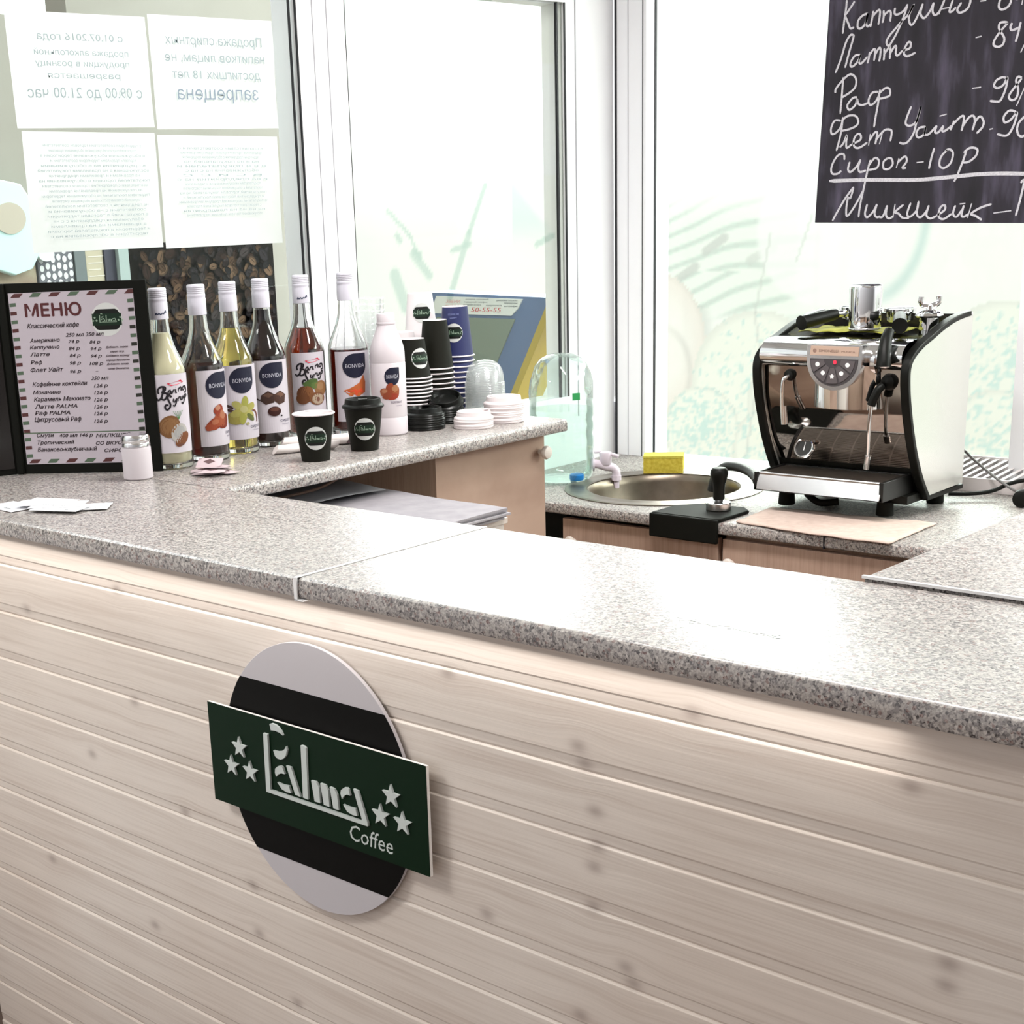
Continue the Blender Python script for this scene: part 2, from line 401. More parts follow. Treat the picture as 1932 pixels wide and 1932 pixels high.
# back wall glazing
w3 = sroot('window_3')
obj('window_frame', join(box(-2.585, -2.488, 3.55, 3.66, .84, 2.6), box(-2.488, -1.44, 3.57, 3.66, 2.35, 2.6), box(-1.442, -1.30, 3.55, 3.66, .84, 2.6), box(-2.488, -1.44, 3.595, 3.66, .80, .846)), WHITEF, w3)
obj('gasket', join(box(-2.5915, -2.5845, 3.548, 3.57, .84, 2.6), box(-2.5, -2.4985, 3.548, 3.551, .84, 2.6), box(-2.4885, -2.4855, 3.588, 3.596, .846, 2.35)), DARKG, w3)
obj('gasket', box(-2.548, -2.5465, 3.5485, 3.5505, .84, 2.6), MATS['grey_joint'], w3)
obj('pane', box(-2.488, -1.44, 3.622, 3.628, .846, 2.35), PANE, w3)
w4 = sroot('window_4')
obj('window_frame', join(box(-1.30, 3, 3.57, 3.66, 2.35, 2.6), box(1.2, 1.4, 3.55, 3.66, .84, 2.6)), WHITEF, w4)
obj('pane', box(-1.30, 3, 3.622, 3.628, .846, 2.35), PANE, w4)

# ---- printed see-through film on the glass
def film_mat():
    m = bpy.data.materials.new('printed_window_film'); m.use_nodes = True; t = m.node_tree; t.nodes.clear()
    a = N(t, 'ShaderNodeAttribute', attribute_name='Col')
    tr = N(t, 'ShaderNodeBsdfTransparent', {0: a.outputs[0]}); df = N(t, 'ShaderNodeBsdfDiffuse', {0: (.8, .8, .78, 1)})
    ms = N(t, 'ShaderNodeMixShader', {0: .035, 1: tr.outputs[0], 2: df.outputs[0]})
    N(t, 'ShaderNodeOutputMaterial', {0: ms.outputs[0]}); return m
FILM = film_mat()
def sst(a, b, x):
    t = min(1, max(0, (x-a)/(b-a))); return t*t*(3-2*t)
def nz(u, v, s, k=0): return noise.noise(Vector((u*s, v*s, k)))
def film(name, parent, mp, u0, u1, v0, v1, step, fn):
    nu = int((u1-u0)/step)+1; nv = int((v1-v0)/step)+1; V, F, C = [], [], []
    for j in range(nv+1):
        for i in range(nu+1):
            u = u0+(u1-u0)*i/nu; v = v0+(v1-v0)*j/nv; V.append(mp(u, v)); C.append(fn(u, v))
    for j in range(nv):
        for i in range(nu):
            a = j*(nu+1)+i; F.append((a, a+1, a+nu+2, a+nu+1))
    return obj(name, (V, F), FILM, parent, cols=C)
def lerp(a, b, t): return tuple(a[i]+(b[i]-a[i])*t for i in range(3))
CREAM = (.95, .95, .87); TEAL = (.64, .83, .79); GREY = (.66, .68, .64); PALE = (1.0, 1.0, .975); PINK = (.93, .86, .80)
def lump(c, u, v, cu, cv, r, dense, k):
    d = math.hypot(u-cu, v-cv)/r
    if d < 1:
        sp = sst(.05, .45, nz(u, v, 75, k)+.5*nz(u, v, 28, k)+.32*dense-.35*d)
        c = lerp(CREAM, TEAL, sp*.85); c = lerp(c, GREY, .35*sst(.86, 1, d))
    return c
def bean(c, col, u, v, a, b, w, t=.8):
    """soft straight stroke from a to b"""
    ax, ay = a; bx, by = b; dx, dy = bx-ax, by-ay; L2 = dx*dx+dy*dy
    s = min(1, max(0, ((u-ax)*dx+(v-ay)*dy)/L2)); d = math.hypot(u-ax-s*dx, v-ay-s*dy)
    return lerp(c, col, t*(1-sst(w*.5, w, d)))
def film3(u, v):
    c = lerp(PALE, CREAM, .4+.4*nz(u, v, 3, 1))
    # stalks fanning to the right above the onion
    if 1.22 < v < 1.58 and u < -1.95:
        t = (u+2.5)/.45; ph = (v-(1.30+.16*t-.10*t*t*(1 if v > 1.36 else -.2)))*(1-.35*t)
        st = math.sin(ph*150+nz(u, v, 6, 3)*1.5)
        k = sst(1.22, 1.27, v)*(1-sst(1.48, 1.58, v))*(1-sst(-2.06, -1.96, u))
        c = lerp(c, lerp((.93, .97, .90), (.68, .80, .72), sst(.1, .9, st)), .8*k)
        if st > .85: c = lerp(c, GREY, .35*k)
    c = bean(c, GREY, u, v, (-2.44, 1.335), (-2.37, 1.375), .016); c = bean(c, GREY, u, v, (-2.34, 1.415), (-2.28, 1.45), .016)
    c = bean(c, GREY, u, v, (-2.20, 1.39), (-2.13, 1.42), .016, .6)
    # pale big bell with a grey-green seam
    d = math.hypot((u+1.98)/.20, (v-1.46)/.19)
    c = lerp(c, (1, 1, .97), sst(1.05, .95, d)*.8)
    d = math.hypot((u+1.86)/.14, (v-1.50)/.20)
    if v < 1.52: c = lerp(c, (.60, .76, .72), .75*(1-sst(.0, .16, abs(d-1.06)))*sst(-1.9, -1.78, u))
    # onion
    d = math.hypot((u+2.50)/.165, (v-1.16)/.20)
    if d < 1:
        c = lerp((.98, .95, .90), PINK, sst(.5, .95, d)*.8+.15*nz(u, v, 20, 5)); 
        d2 = math.hypot((u+2.485)/.10, (v-1.085)/.125)
        c = lerp(c, (.70, .68, .64), .55*(1-sst(.0, .16, abs(d2-1)))*sst(-2.5, -2.40, u))
        c = lerp(c, (.80, .76, .70), .6*sst(.9, 1, d))
    elif u < -2.28 and v < 1.27: c = lerp(c, GREY, .55*(1-sst(1, 1.25, d)))
    c = lump(c, u, v, -2.17, 1.05, .21, .35, 2); c = lump(c, u, v, -2.0, 1.00, .20, .3, 9); c = lump(c, u, v, -1.72, 1.02, .24, .5, 11); c = lump(c, u, v, -1.50, 1.12, .17, .7, 14)
    c = lump(c, u, v, -1.50, .93, .15, .8, 21); c = lump(c, u, v, -2.345, .925, .125, 1.25, 4); c = lump(c, u, v, -2.12, .885, .12, .8, 6)
    # creases
    for a, b in (((-2.139, 1.458), (-2.181, 1.252)), ((-2.181, 1.252), (-2.161, 1.126)), ((-2.161, 1.126), (-2.2, .86)), ((-2.02, 1.5), (-2.06, 1.39))):
        c = bean(c, GREY, u, v, a, b, .005, .5)
    return c
film('film', w3, lambda u, v: (u, 3.619, v), -2.478, -1.442, .848, 2.34, .0075, film3)
film('film', w4, lambda u, v: (u, 3.619, v), -1.30, 2.9, .848, 2.34, .06, lambda u, v: lerp(PALE, CREAM, .5+.4*nz(u, v, 3, 1)))
def film2(u, v):
    u = u/.9888; v = 1.55+(v-1.55)/.9888
    c = lerp(PALE, CREAM, .4+.5*nz(u, v, 3, 1))
    c = lerp(c, (.80, .88, .80), .5*(1-sst(2.56, 2.68, u+.25*(v-1.6)))*(.6+.4*nz(u, v, 9)))
    e = 2.0-.06*(1-sst(2.55, 3.1, u))+.006*nz(u, v, 40)
    if v > e: c = (.74, .80, .74) if u < 3.1 else c
    d = math.hypot((u-2.93)/.17, (v-1.80)/.13)
    if v > 1.80: c = lerp(c, (.78, .93, .90), .5*(1-sst(0, .25, abs(d-1)))*(.6+.6*nz(u, v, 30, 2)))
    for a, b, w in (((3.054, 1.611), (2.986, 1.495), .013), ((2.986, 1.495), (2.905, 1.34), .017), ((2.776, 1.453), (2.831, 1.399), .020), ((2.707, 1.406), (2.74, 1.33), .03), ((2.69, 1.56), (2.765, 1.50), .009), ((2.765, 1.5), (2.80, 1.44), .008), ((2.72, 1.50), (2.73, 1.487), .014), ((2.78, 1.46), (2.80, 1.45), .014), ((2.92, 1.455), (2.99, 1.47), .012), ((3.26, 1.455), (3.33, 1.475), .014)):
        c = bean(c, (.60, .73, .66), u, v, a, b, w*.8, .75)
    if 3.16 < u < 3.345:
        t = (u-3.16)/.18; k = sst(1.655-.16*t, 1.60-.16*t, v)*(sst(1.44, 1.53, v)); c = lerp(c, (.66, .86, .78), .55*k)
    if 2.835 < u < 3.345 and 1.633 < v < 1.916: c = lerp(c, (1, 1, 1), .75)
    return c
film('film', w2, lambda u, v: (-2.6105, u, v), 2.541, 3.344, 1.045, 2.055, .0075, film2)

# ---- four notices in plastic sleeves taped to the left window
NOTE = bpy.data.materials.new('sleeved_paper'); NOTE.use_nodes = True
_t = NOTE.node_tree; _t.nodes.clear()
_tc = N(_t, 'ShaderNodeTexCoord'); _n = N(_t, 'ShaderNodeTexNoise', {'Vector': _tc.outputs['Object'], 'Scale': 7, 'Detail': 4})
_c = ramp(_t, _n.outputs[0], [(.3, srgb(232, 236, 234)), (.7, srgb(242, 246, 244))])
_d = N(_t, 'ShaderNodeBsdfDiffuse', {0: _c}); _l = N(_t, 'ShaderNodeBsdfTranslucent', {0: _c}); _a = N(_t, 'ShaderNodeAddShader')
_m = N(_t, 'ShaderNodeMixShader', {0: .5, 1: _d.outputs[0], 2: _l.outputs[0]})
_g = N(_t, 'ShaderNodeBsdfGlossy', {0: (1, 1, 1, 1), 'Roughness': .15}); _m2 = N(_t, 'ShaderNodeMixShader', {0: .06, 1: _m.outputs[0], 2: _g.outputs[0]})
N(_t, 'ShaderNodeOutputMaterial', {0: _m2.outputs[0]})
GH = srgb(158, 174, 178)
def notice(y0, y1, z0, z1, tilt, label, lines, big):
    t = thing('notice', label, 'notice', (-2.6115, (y0+y1)/2, (z0+z1)/2), 0, 'paper notices on the window')
    w, h = (y1-y0)/2, (z1-z0)/2; nU, nV = 14, 10; V, F = [], []
    for j in range(nV+1):
        for i in range(nU+1):
            u = -w+2*w*i/nU; v = -h+2*h*j/nV
            V.append((.004+.003*nz(u, v, 9, y0), u-tilt*v, v+tilt*u))
    F = [(j*(nU+1)+i, j*(nU+1)+i+1, (j+1)*(nU+1)+i+1, (j+1)*(nU+1)+i) for j in range(nV) for i in range(nU)]
    obj('sheet', (V, F), NOTE, t, smooth=True)
    ink = Ink(lambda u, v, hh: (.0085+hh, -u-tilt*v, v-tilt*u))     # the writing faces outdoors: mirrored from in here
    for s, v, ww, hh, c in lines: ink.add(fit_text(s, -ww/2, v, ww, hh, shear=0), c)
    ink.build('lettering', t)
    return t
def body_lines(n, w, z1, dz, seed):
    r = random.Random(seed); wd = 'в соответствии с правилами торговли и обслуживания покупателей на территории предприятия'.split()
    o = []
    for k in range(n):
        s = ' '.join(r.choice(wd) for _ in range(5)); o.append((s, z1-k*dz, w*(.75+.25*r.random()), .0052, GH))
    return o
notice(1.66, 1.985, 1.742, 1.952, .012, 'upper left white notice on the left window, mirrored hours reading 09.00 to 21.00', [('с 01.07.2016 года', .055, .20, .013, GH), ('продажа алкогольной', .028, .22, .011, GH), ('продукции в розницу', .008, .22, .011, GH), ('разрешается', -.014, .17, .011, GH), ('с 09.00 до 21.00 час', -.05, .27, .02, GH)], 1)
notice(1.992, 2.325, 1.742, 1.962, .012, 'upper right white notice on the left window with large mirrored words', [('Продажа спиртных', .055, .26, .018, GH), ('напитков лицам, не', .022, .27, .017, GH), ('достигших 18 лет', -.011, .24, .017, GH), ('запрещена', -.052, .22, .026, srgb(140, 156, 170))], 1)
notice(1.668, 1.983, 1.508, 1.734, -.008, 'lower left white notice on the left window, filled with small print', body_lines(19, .27, .085, .0095, 1), 0)
notice(1.99, 2.318, 1.502, 1.728, -.008, 'lower right white notice on the left window, fine print in short lines', body_lines(16, .25, .085, .009, 2), 0)

# ---- seen through the left window: things on the plastered wall opposite
def wall_panel(name, label, cat, y0, y1, z0, z1, col, d=.02, x=-3.8):
    t = thing(name, label, cat, (x, (y0+y1)/2, (z0+z1)/2)); w, h = (y1-y0)/2, (z1-z0)/2
    obj('panel', box(0, d, -w, w, -h, h), P(name+'_board', col, .8, spec=.05), t, bevel=.002)
    return t, w, h, Ink(lambda u, v, hh: (d+hh+.0005, u, v), .0006, .0004)
t, w, h, ink = wall_panel('coffee_poster', 'dark coffee bean poster seen through the left window', 'poster', 2.73, 3.315, .98, 1.50, srgb(26, 22, 20))
r = random.Random(3)
for k in range(900):
    u = -w+.03+(2*w-.06)*r.random(); v = -h+.03+(2*h-.06)*r.random(); a = r.random()*PI; s = .014+.012*r.random()
    if u > w-.04 or u < -w+.04: s *= .6
    b = r.choice([(74,58,50),(108,84,66),(134,108,84),(58,48,46),(88,80,78),(52,50,52),(150,122,96),(66,62,64)])
    def rot(pl): return [(u+p[0]*math.cos(a)-p[1]*math.sin(a), v+p[0]*math.sin(a)+p[1]*math.cos(a)) for p in pl]
    ink.poly(rot(circ(0, 0, s, s*.66, 14)), srgb(*[int(c*.50) for c in b]))
    ink.h += .00001
    ink.poly(rot(circ(-.001, .002, s*.82, s*.5, 12)), srgb(*[int(c*.72) for c in b])); ink.h += .00001
    ink.poly(rot([(-s*.75, -.001), (0, -s*.10), (s*.75, -.001), (0, s*.03)]), srgb(30, 25, 22)); ink.h += .00001
ink.build('print', t, col_mat('poster_print', .85, .04))
t, w, h, ink = wall_panel('drop_patterned_print', 'dark panel with white drops, beyond the left window', 'panel', 2.425, 2.545, 1.2, 1.62, srgb(118, 120, 126))
for i in range(6):
    for j in range(18): ink.poly(circ(-w+.012+i*.0195, -h+.012+j*.0235+(i % 2)*.006, .0075, .0095, 10), srgb(226, 229, 228))
ink.build('print', t)
tag(obj('slate_strip', box(-3.8, -3.775, 2.548, 2.585, 1.2, 1.62), P('slate', srgb(112, 122, 122), .6)), 'narrow slate grey strip beyond the left window, beside the drop pattern', 'strip')
t, w, h, ink = wall_panel('price_card', 'cream card with white lines, beyond the left window', 'card', 2.588, 2.65, 1.2, 1.62, srgb(206, 198, 172))
for j in range(22): ink.grid(-w+.008, w-.012+.006*(j % 3), -h+.012+j*.0185, -h+.0145+j*.0185, srgb(240, 236, 224), 1, 1)
ink.build('print', t)
tag(obj('navy_strip', box(-3.8, -3.775, 2.652, 2.69, 1.2, 1.62), P('navyp', srgb(62, 62, 78), .5)), 'narrow dark navy strip beyond the left window', 'strip')
tag(obj('pale_green_pillar', box(-3.8, -3.76, 2.692, 2.728, .6, 1.75), P('palegreen', srgb(172, 190, 184), .6)), 'slim pale green upright left of the coffee bean poster', 'pillar')
t = thing('cup_sign', 'pale turquoise rounded sign at the far left, beyond the left window', 'sign', (-3.78, 2.36, 1.56))
obj('board', prism([(-.13, .1), (-.12, -.05), (-.09, -.105), (-.03, -.125), (.03, -.11), (.065, -.06), (.06, .0), (.045, .08), (.02, .118), (-.04, .13), (-.10, .13)], lambda u, v, hh: (hh, u, v), 0, .03), P('turquoise', srgb(212, 246, 242), .5), t, bevel=.004)
obj('disc', prism(circ(-.028, .028, .05, .042, 32), lambda u, v, hh: (hh, u, v), .0305, .034), P('beige_disc', srgb(196, 188, 170), .6), t)
obj('ear', prism(circ(.085, -.075, .026, .018, 24), lambda u, v, hh: (hh, u, v), 0, .02), P('pale_ear', srgb(226, 238, 234), .5), t)
tag(obj('brown_print', box(-3.8, -3.785, 2.26, 2.42, 1.22, 1.60), noisy('brownprint', srgb(150, 128, 112), srgb(186, 176, 150), 14, .6)), 'brownish printed panel under the turquoise sign, beyond the left window', 'poster')

# ---- payment kiosk outdoors, behind the second window
t = thing('payment_kiosk', 'slanted blue kiosk with a yellow side, outdoors behind the cup stacks', 'kiosk', (-3.02, 3.42, 0))
BLUE = P('kiosk_blue', srgb(92, 116, 158), .5); YEL = P('kiosk_yellow', srgb(186, 162, 58), .5)
pf = [(-.185, 1.318), (.295, 1.303), (.0, .76), (-.48, .76)]
pl = lambda u, v, hh: (u, hh, v)
obj('body', prism(pf, pl, 0, .11), BLUE, t)
obj('side_band', prism([(.297, 1.305), (.315, 1.29), (.02, .75), (.0, .76)], pl, -.004, .13), YEL, t)
obj('plinth', box(-.45, .0, .0, .2, 0, .76), P('kiosk_grey', srgb(120, 124, 130), .5), t)
obj('screen', prism([(-.14, 1.245), (.168, 1.243), (.085, 1.10), (-.24, 1.10)], pl, -.004, .0), P('dim_screen', srgb(126, 140, 128), .25), t)
obj('header', prism([(-.14, 1.307), (.198, 1.299), (.180, 1.272), (.155, 1.252), (-.165, 1.256)], pl, -.005, .0), P('header_white', srgb(236, 240, 238), .5), t)
ink = Ink(lambda u, v, hh: (u, -.0055-hh, v), .0004)
ink.add(fit_text('50-55-55', .0, 1.2615, .118, .013, shear=.2, slope=.0), srgb(214, 84, 92))
ink.add(fit_text('ЗВЕНИ', -.10, 1.287, .06, .009, shear=.3), srgb(236, 170, 170)); ink.add(fit_text('СКОРО', -.105, 1.272, .06, .009, shear=.3), srgb(236, 170, 170))
for u, v, w_, s in ((-.02, 1.296, .09, 'оплата сотовой'), (-.025, 1.288, .09, 'городской телефон'), (-.03, 1.280, .07, 'интернет услуги'), (.10, 1.293, .08, 'денежные платежи'), (.13, 1.286, .05, 'переводы'), (.06, 1.279, .06, 'квартплата'), (.13, 1.277, .05, 'штрафы')):
    ink.add(fit_text(s, u, v, w_, .0042), srgb(84, 92, 104))
ink.build('lettering', t)

# ================================================================== BAR COUNTER
def xprofile(prof, x0, x1):
    n = len(prof); V = [(x0, y, z) for y, z in prof]+[(x1, y, z) for y, z in prof]
    T = tess(prof); F = [tuple(t) for t in T]+[tuple(i+n for i in t) for t in T]
    return V, F+[(i, (i+1) % n, n+(i+1) % n, n+i) for i in range(n)]
def yprofile(prof, y0, y1):
    V, F = xprofile([(p[0], p[1]) for p in prof], y0, y1); return [(y, x, z) for x, y, z in V], F
# cladding boards: lip, face, cove, one above another
zs = [1.010-.0862*k for k in range(12)]
prof = [(1.335, 1.073), (1.290, 1.073)]
for zb in zs:
    if zb < .03: break
    prof += [(1.290, zb+.0170), (1.2912, zb+.0145), (1.2916, zb+.003), (1.2930, zb), (1.2922, zb-.0002), (1.2902, zb-.0026), (1.290, zb-.0036)]
prof += [(1.290, .02), (1.335, .02)]
bar = thing('bar_counter', 'whitewashed pine board front of the coffee bar', 'counter', (0, 0, 0))
obj('board_front', xprofile(prof, -2.43, .75), PINE, bar)
obj('end_panel', box(-2.445, -2.43, 1.30, 1.48, 0, 1.073), P('dark_end', srgb(52, 48, 42), .6), bar)
obj('back_panel', box(-2.43, .75, 1.335, 1.35, 0, 1.073), OAK, bar)
obj('plinth', box(-2.42, .75, 1.31, 1.335, 0, .02), BLACKM, bar)
def slab_prof(y0, y1, z0, z1):
    r = .009
    return [(y1, z0), (y0+.004, z0), (y0+.0012, z0+.0012), (y0, z0+.004), (y0, z1-r), (y0+r*.3, z1-r*.3), (y0+r*.62, z1-r*.09), (y0+r*1.1, z1), (y1, z1)]
t = thing('worktop', 'speckled grey bar worktop under the menu holder', 'worktop', (-2, 1.45, 1.1))
def local(vf, o): return [(p[0]-o.location.x, p[1]-o.location.y, p[2]-o.location.z) for p in vf[0]], vf[1]
obj('slab', local(xprofile(slab_prof(1.257, 1.637, 1.073, 1.1), -2.598, -1.4335), t), GRANITE, t, smooth=True, auto=.5)
obj('joint_strip', local(join(box(-1.4335, -1.4285, 1.256, 1.637, 1.1, 1.1015), box(-1.4345, -1.4275, 1.2545, 1.2568, 1.070, 1.1015), box(-1.4345, -1.418, 1.2545, 1.268, 1.0695, 1.0722)), t), P('white_strip', srgb(238, 238, 238), .35), t, bevel=.0006)
t = thing('worktop', 'empty speckled bar worktop right of the white joint strip, reflecting the window', 'worktop', (-.4, 1.45, 1.1))
obj('slab', local(xprofile(slab_prof(1.257, 1.635, 1.073, 1.1), -1.4285, .75), t), GRANITE, t, smooth=True, auto=.5)
r = random.Random(5); sm = []
for k in range(46):
    u = r.random(); sm.append((( -.905+u*.115+r.gauss(0, .006), 1.372-.006*u+r.gauss(0, .005))))
ink = Ink(lambda u, v, hh: (u, v, 1.1+hh), .0003, 0)
for u, v in sm: ink.h += .000004; ink.poly(circ(u, v, .002+.004*r.random(), .001+.0012*r.random(), 8), srgb(104, 106, 110))
o = ink.build('smudge', t, col_mat('smudge', .25, 1.0)); o.location = (.4, -1.45, -1.1)
t = thing('worktop', 'speckled return worktop with a white edge strip, at the right of the bar', 'worktop', (-.2, 2.3, 1.1))
obj('slab', local(box(-.83, .75, 1.642, 2.9, 1.076, 1.104), t), GRANITE, t)
obj('edge_strip', local(box(-.832, .75, 1.637, 1.642, 1.1035, 1.107), t), MATS['white_strip'], t)
t = thing('return_cabinet', 'pale oak cabinet carrying the return worktop', 'cabinet', (-.2, 2.3, 0))
obj('body', local(box(-.80, .75, 1.66, 2.85, 0, 1.076), t), OAK, t)

# ---- sign on the boards
def sgn(h): return lambda u, v, hh: (u, h-hh, v)
sig = thing('shop_sign', 'round grey and black sign with a dark green plate on the pine boards', 'sign', (0, 0, 0))
SGREY = P('sign_grey', srgb(190, 186, 190), .45); SBLK = P('sign_black', srgb(9, 9, 8), .5, spec=.1); SGRN = P('sign_green', srgb(5, 32, 15), .45, spec=.12); SWHT = P('sign_white', srgb(198, 206, 203), .5); SEDGE = P('sign_edge', srgb(240, 236, 232), .5)
scx, scz, srx, srz = -1.4463, .8053, .1879, .1962
dp = circ(scx, scz, srx, srz, 96)
obj('disc', prism(dp, sgn(1.286), 0, .0058), SGREY, sig, bevel=.0006)
def band(z0, z1, n=24):
    L = []; Rr = []
    for i in range(n+1):
        z = z0+(z1-z0)*i/n; w = srx*math.sqrt(max(0, 1-((z-scz)/srz)**2))
        Rr.append((scx+w, z)); L.append((scx-w, z))
    return Rr+L[::-1]
obj('band', prism(band(.669, .9305), sgn(1.2802), 0, .0005), SBLK, sig)
obj('spacer', prism([(-1.60, .74), (-1.28, .74), (-1.28, .87), (-1.60, .87)], sgn(1.2797), 0, .004), SEDGE, sig)
pp = [(-1.660, .8812), (-1.2222, .8812), (-1.2222, .7284), (-1.660, .7284)]
obj('plate', prism(pp, sgn(1.2757), 0, .0045), SEDGE, sig)
pg = [(p[0]+(-.0006 if p[0] > -1.4 else .0006), p[1]) for p in pp]
obj('plate_face', prism(pg, sgn(1.2712), 0, .0008), SGRN, sig)
LET = [[[-1.5335,0.8597],[-1.5246,0.8596],[-1.5263,0.7761],[-1.3403,0.7765],[-1.3549,0.8194],[-1.3462,0.8187],[-1.3305,0.7769],[-1.3306,0.7716],[-1.5357,0.7709]],[[-1.5182,0.8766],[-1.5143,0.8783],[-1.5067,0.878],[-1.5,0.8756],[-1.4937,0.8698],[-1.4912,0.8653],[-1.498,0.8679],[-1.5076,0.8688],[-1.5161,0.8677]],[[-1.514,0.8381],[-1.5052,0.8384],[-1.4966,0.8407],[-1.4893,0.8456],[-1.4863,0.8504],[-1.4848,0.8452],[-1.4874,0.8368],[-1.4935,0.8305],[-1.4993,0.828],[-1.5062,0.8278],[-1.5111,0.8304]],[[-1.5119,0.7992],[-1.5137,0.8052],[-1.5128,0.8113],[-1.5067,0.8162],[-1.5017,0.8181],[-1.4969,0.8172],[-1.4927,0.8077],[-1.5,0.8072],[-1.5065,0.8044]],[[-1.5102,0.7913],[-1.4989,0.7904],[-1.4856,0.7917],[-1.4824,0.7819],[-1.4915,0.781],[-1.501,0.783]],[[-1.4886,0.8214],[-1.4786,0.8211],[-1.4627,0.7809],[-1.4735,0.7818]],[[-1.4552,0.8587],[-1.4494,0.859],[-1.4449,0.8569],[-1.4472,0.7808],[-1.4575,0.7814]],[[-1.4381,0.8114],[-1.4284,0.8116],[-1.4233,0.8049],[-1.4224,0.7819],[-1.4337,0.7817]],[[-1.4201,0.8117],[-1.41,0.8115],[-1.4049,0.805],[-1.4041,0.781],[-1.4152,0.7813]],[[-1.4013,0.8109],[-1.3926,0.8102],[-1.3874,0.8027],[-1.3857,0.7809],[-1.3963,0.7808]],[[-1.3781,0.7988],[-1.3804,0.8063],[-1.3789,0.8119],[-1.3728,0.8167],[-1.367,0.8179],[-1.3642,0.8164],[-1.3614,0.808],[-1.3678,0.808],[-1.3738,0.8046]],[[-1.3765,0.7916],[-1.3647,0.7908],[-1.3526,0.7915],[-1.3499,0.7815],[-1.3591,0.7808],[-1.3691,0.783]]]
def rounded(poly, it=1):
    return poly
for i, L in enumerate(LET):
    obj('letter', prism([tuple(p) for p in L], sgn(1.2704), 0, .0034), SWHT, sig)
for x, z, rr in [[-1.5901,0.8266,0.013068194193365714],[-1.611,0.7942,0.012299476887873613],[-1.5694,0.7941,0.012683835540619663],[-1.2846,0.8271,0.01441344947797689],[-1.3059,0.7948,0.013836911498857817],[-1.2659,0.7938,0.014605628804349917]]:
    obj('star', prism(star(x, z-.001, .0165), sgn(1.2704), 0, .0034), SWHT, sig)
tv, tf = fit_text('Coffee', -1.3693, .7415, .0815, .0235, shear=.12, bold=-.012)
obj('lettering', ([(p[0], 1.2700, p[1]) for p in tv], tf), SWHT, sig)

# unit emblem for printed things: same badge in miniature, disc of radius 1
def emblem_ink(ink, cu, cv, R, small=False, sides=True):
    f = lambda p: (cu+(p[0]-scx)/srx*R, cv+(p[1]-scz)/srz*R)
    ink.disc(cu, cv, R*1.0, R*1.0, srgb(206, 208, 206)); ink.up()
    ink.disc(cu, cv, R*.90, R*.90, srgb(13, 16, 12), clip=(cv-.62*R, cv+.62*R)); ink.up()
    ink.grid(cu-R*.93, cu+R*.93, cv-.36*R, cv+.36*R, srgb(12, 38, 22), 10, 2); ink.up()
    g = srgb(150, 172, 152)
    for L in LET: ink.poly([f(p) for p in L], g)
    for x, z, rr in [[-1.5901,0.8266,0.013068194193365714],[-1.611,0.7942,0.012299476887873613],[-1.5694,0.7941,0.012683835540619663],[-1.2846,0.8271,0.01441344947797689],[-1.3059,0.7948,0.013836911498857817],[-1.2659,0.7938,0.014605628804349917]]: ink.poly([f(p) for p in star(x, z, .0165)], g)
    for x0, x1, y0, y1 in ((-1.0, -.93, .36, .62), (.93, 1.0, .36, .62), (-1.0, -.93, -.62, -.36), (.93, 1.0, -.62, -.36)):
        pass
    return ink

# ================================================================== SHELF COUNTER WITH THE BOTTLES
t = thing('worktop', 'speckled side worktop along the left window, under bottles and cups', 'worktop', (-2.3, 2.1, 1.1))
pr_ = [(-2.598, 1.073), (-2.049, 1.073), (-2.0462, 1.0742), (-2.045, 1.077), (-2.045, 1.091), (-2.0477, 1.0973), (-2.0506, 1.0992), (-2.055, 1.1), (-2.598, 1.1)]
def yextrude(prof, y0, y1):
    n = len(prof); V = [(x, y0, z) for x, z in prof]+[(x, y1, z) for x, z in prof]
    T = tess(prof); F = [tuple(q) for q in T]+[tuple(i+n for i in q) for q in T]
    return V, F+[(i, (i+1) % n, n+(i+1) % n, n+i) for i in range(n)]
obj('slab', local(yextrude(pr_, 1.6395, 2.622), t), GRANITE, t, smooth=True, auto=.5)
obj('joint', local(box(-2.598, -2.05, 1.6369, 1.6397, 1.073, 1.0996), t), DARKG, t)
t = thing('side_cabinet', 'pale oak cabinet under the far end of the side worktop', 'cabinet', (-2.35, 2.4, 0))
obj('body', local(box(-2.59, -2.115, 2.25, 2.60, 0, 1.073), t), OAKD, t)
d = obj('door', local(box(-2.115, -2.098, 2.247, 2.606, .04, 1.069), t), OAK, t, bevel=.001)
def knob_vf(c, axis, s=1):
    V, F = lathe([(.0, 0), (.006, 0), (.006, .009), (.009, .012), (.0145, .016), (.0155, .021), (.013, .026), (.007, .0285), (.0, .029)], 24)
    V2 = []
    for x, y, z in V:
        x, y, z = x*s, y*s, z*s
        V2.append((c[0]+z, c[1]+x, c[2]+y) if axis == 'x' else (c[0]+x, c[1]-z, c[2]+y))
    return V2, F
KNOB = P('cream_knob', srgb(226, 218, 210), .35)
obj('knob', local(knob_vf((-2.098, 2.588, 1.028), 'x'), t), KNOB, d, smooth=True)
t = thing('drawer_unit', 'white low unit behind the bar, under the stack of papers', 'cabinet', (-2.1, 1.87, 0))
obj('body', local(box(-2.55, -1.79, 1.50, 2.10, 0, .985), t), P('unit_white', srgb(214, 204, 198), .5), t, bevel=.002)
obj('top_board', local(box(-2.56, -1.785, 1.495, 2.105, .985, .997), t), P('unit_top', srgb(196, 184, 176), .5), t, bevel=.001)
PAP = [noisy('newsprint_%d' % i, srgb(136+8*i, 132+8*i, 138+8*i), srgb(150+8*i, 146+8*i, 151+8*i), 30, .8) for i in range(3)]
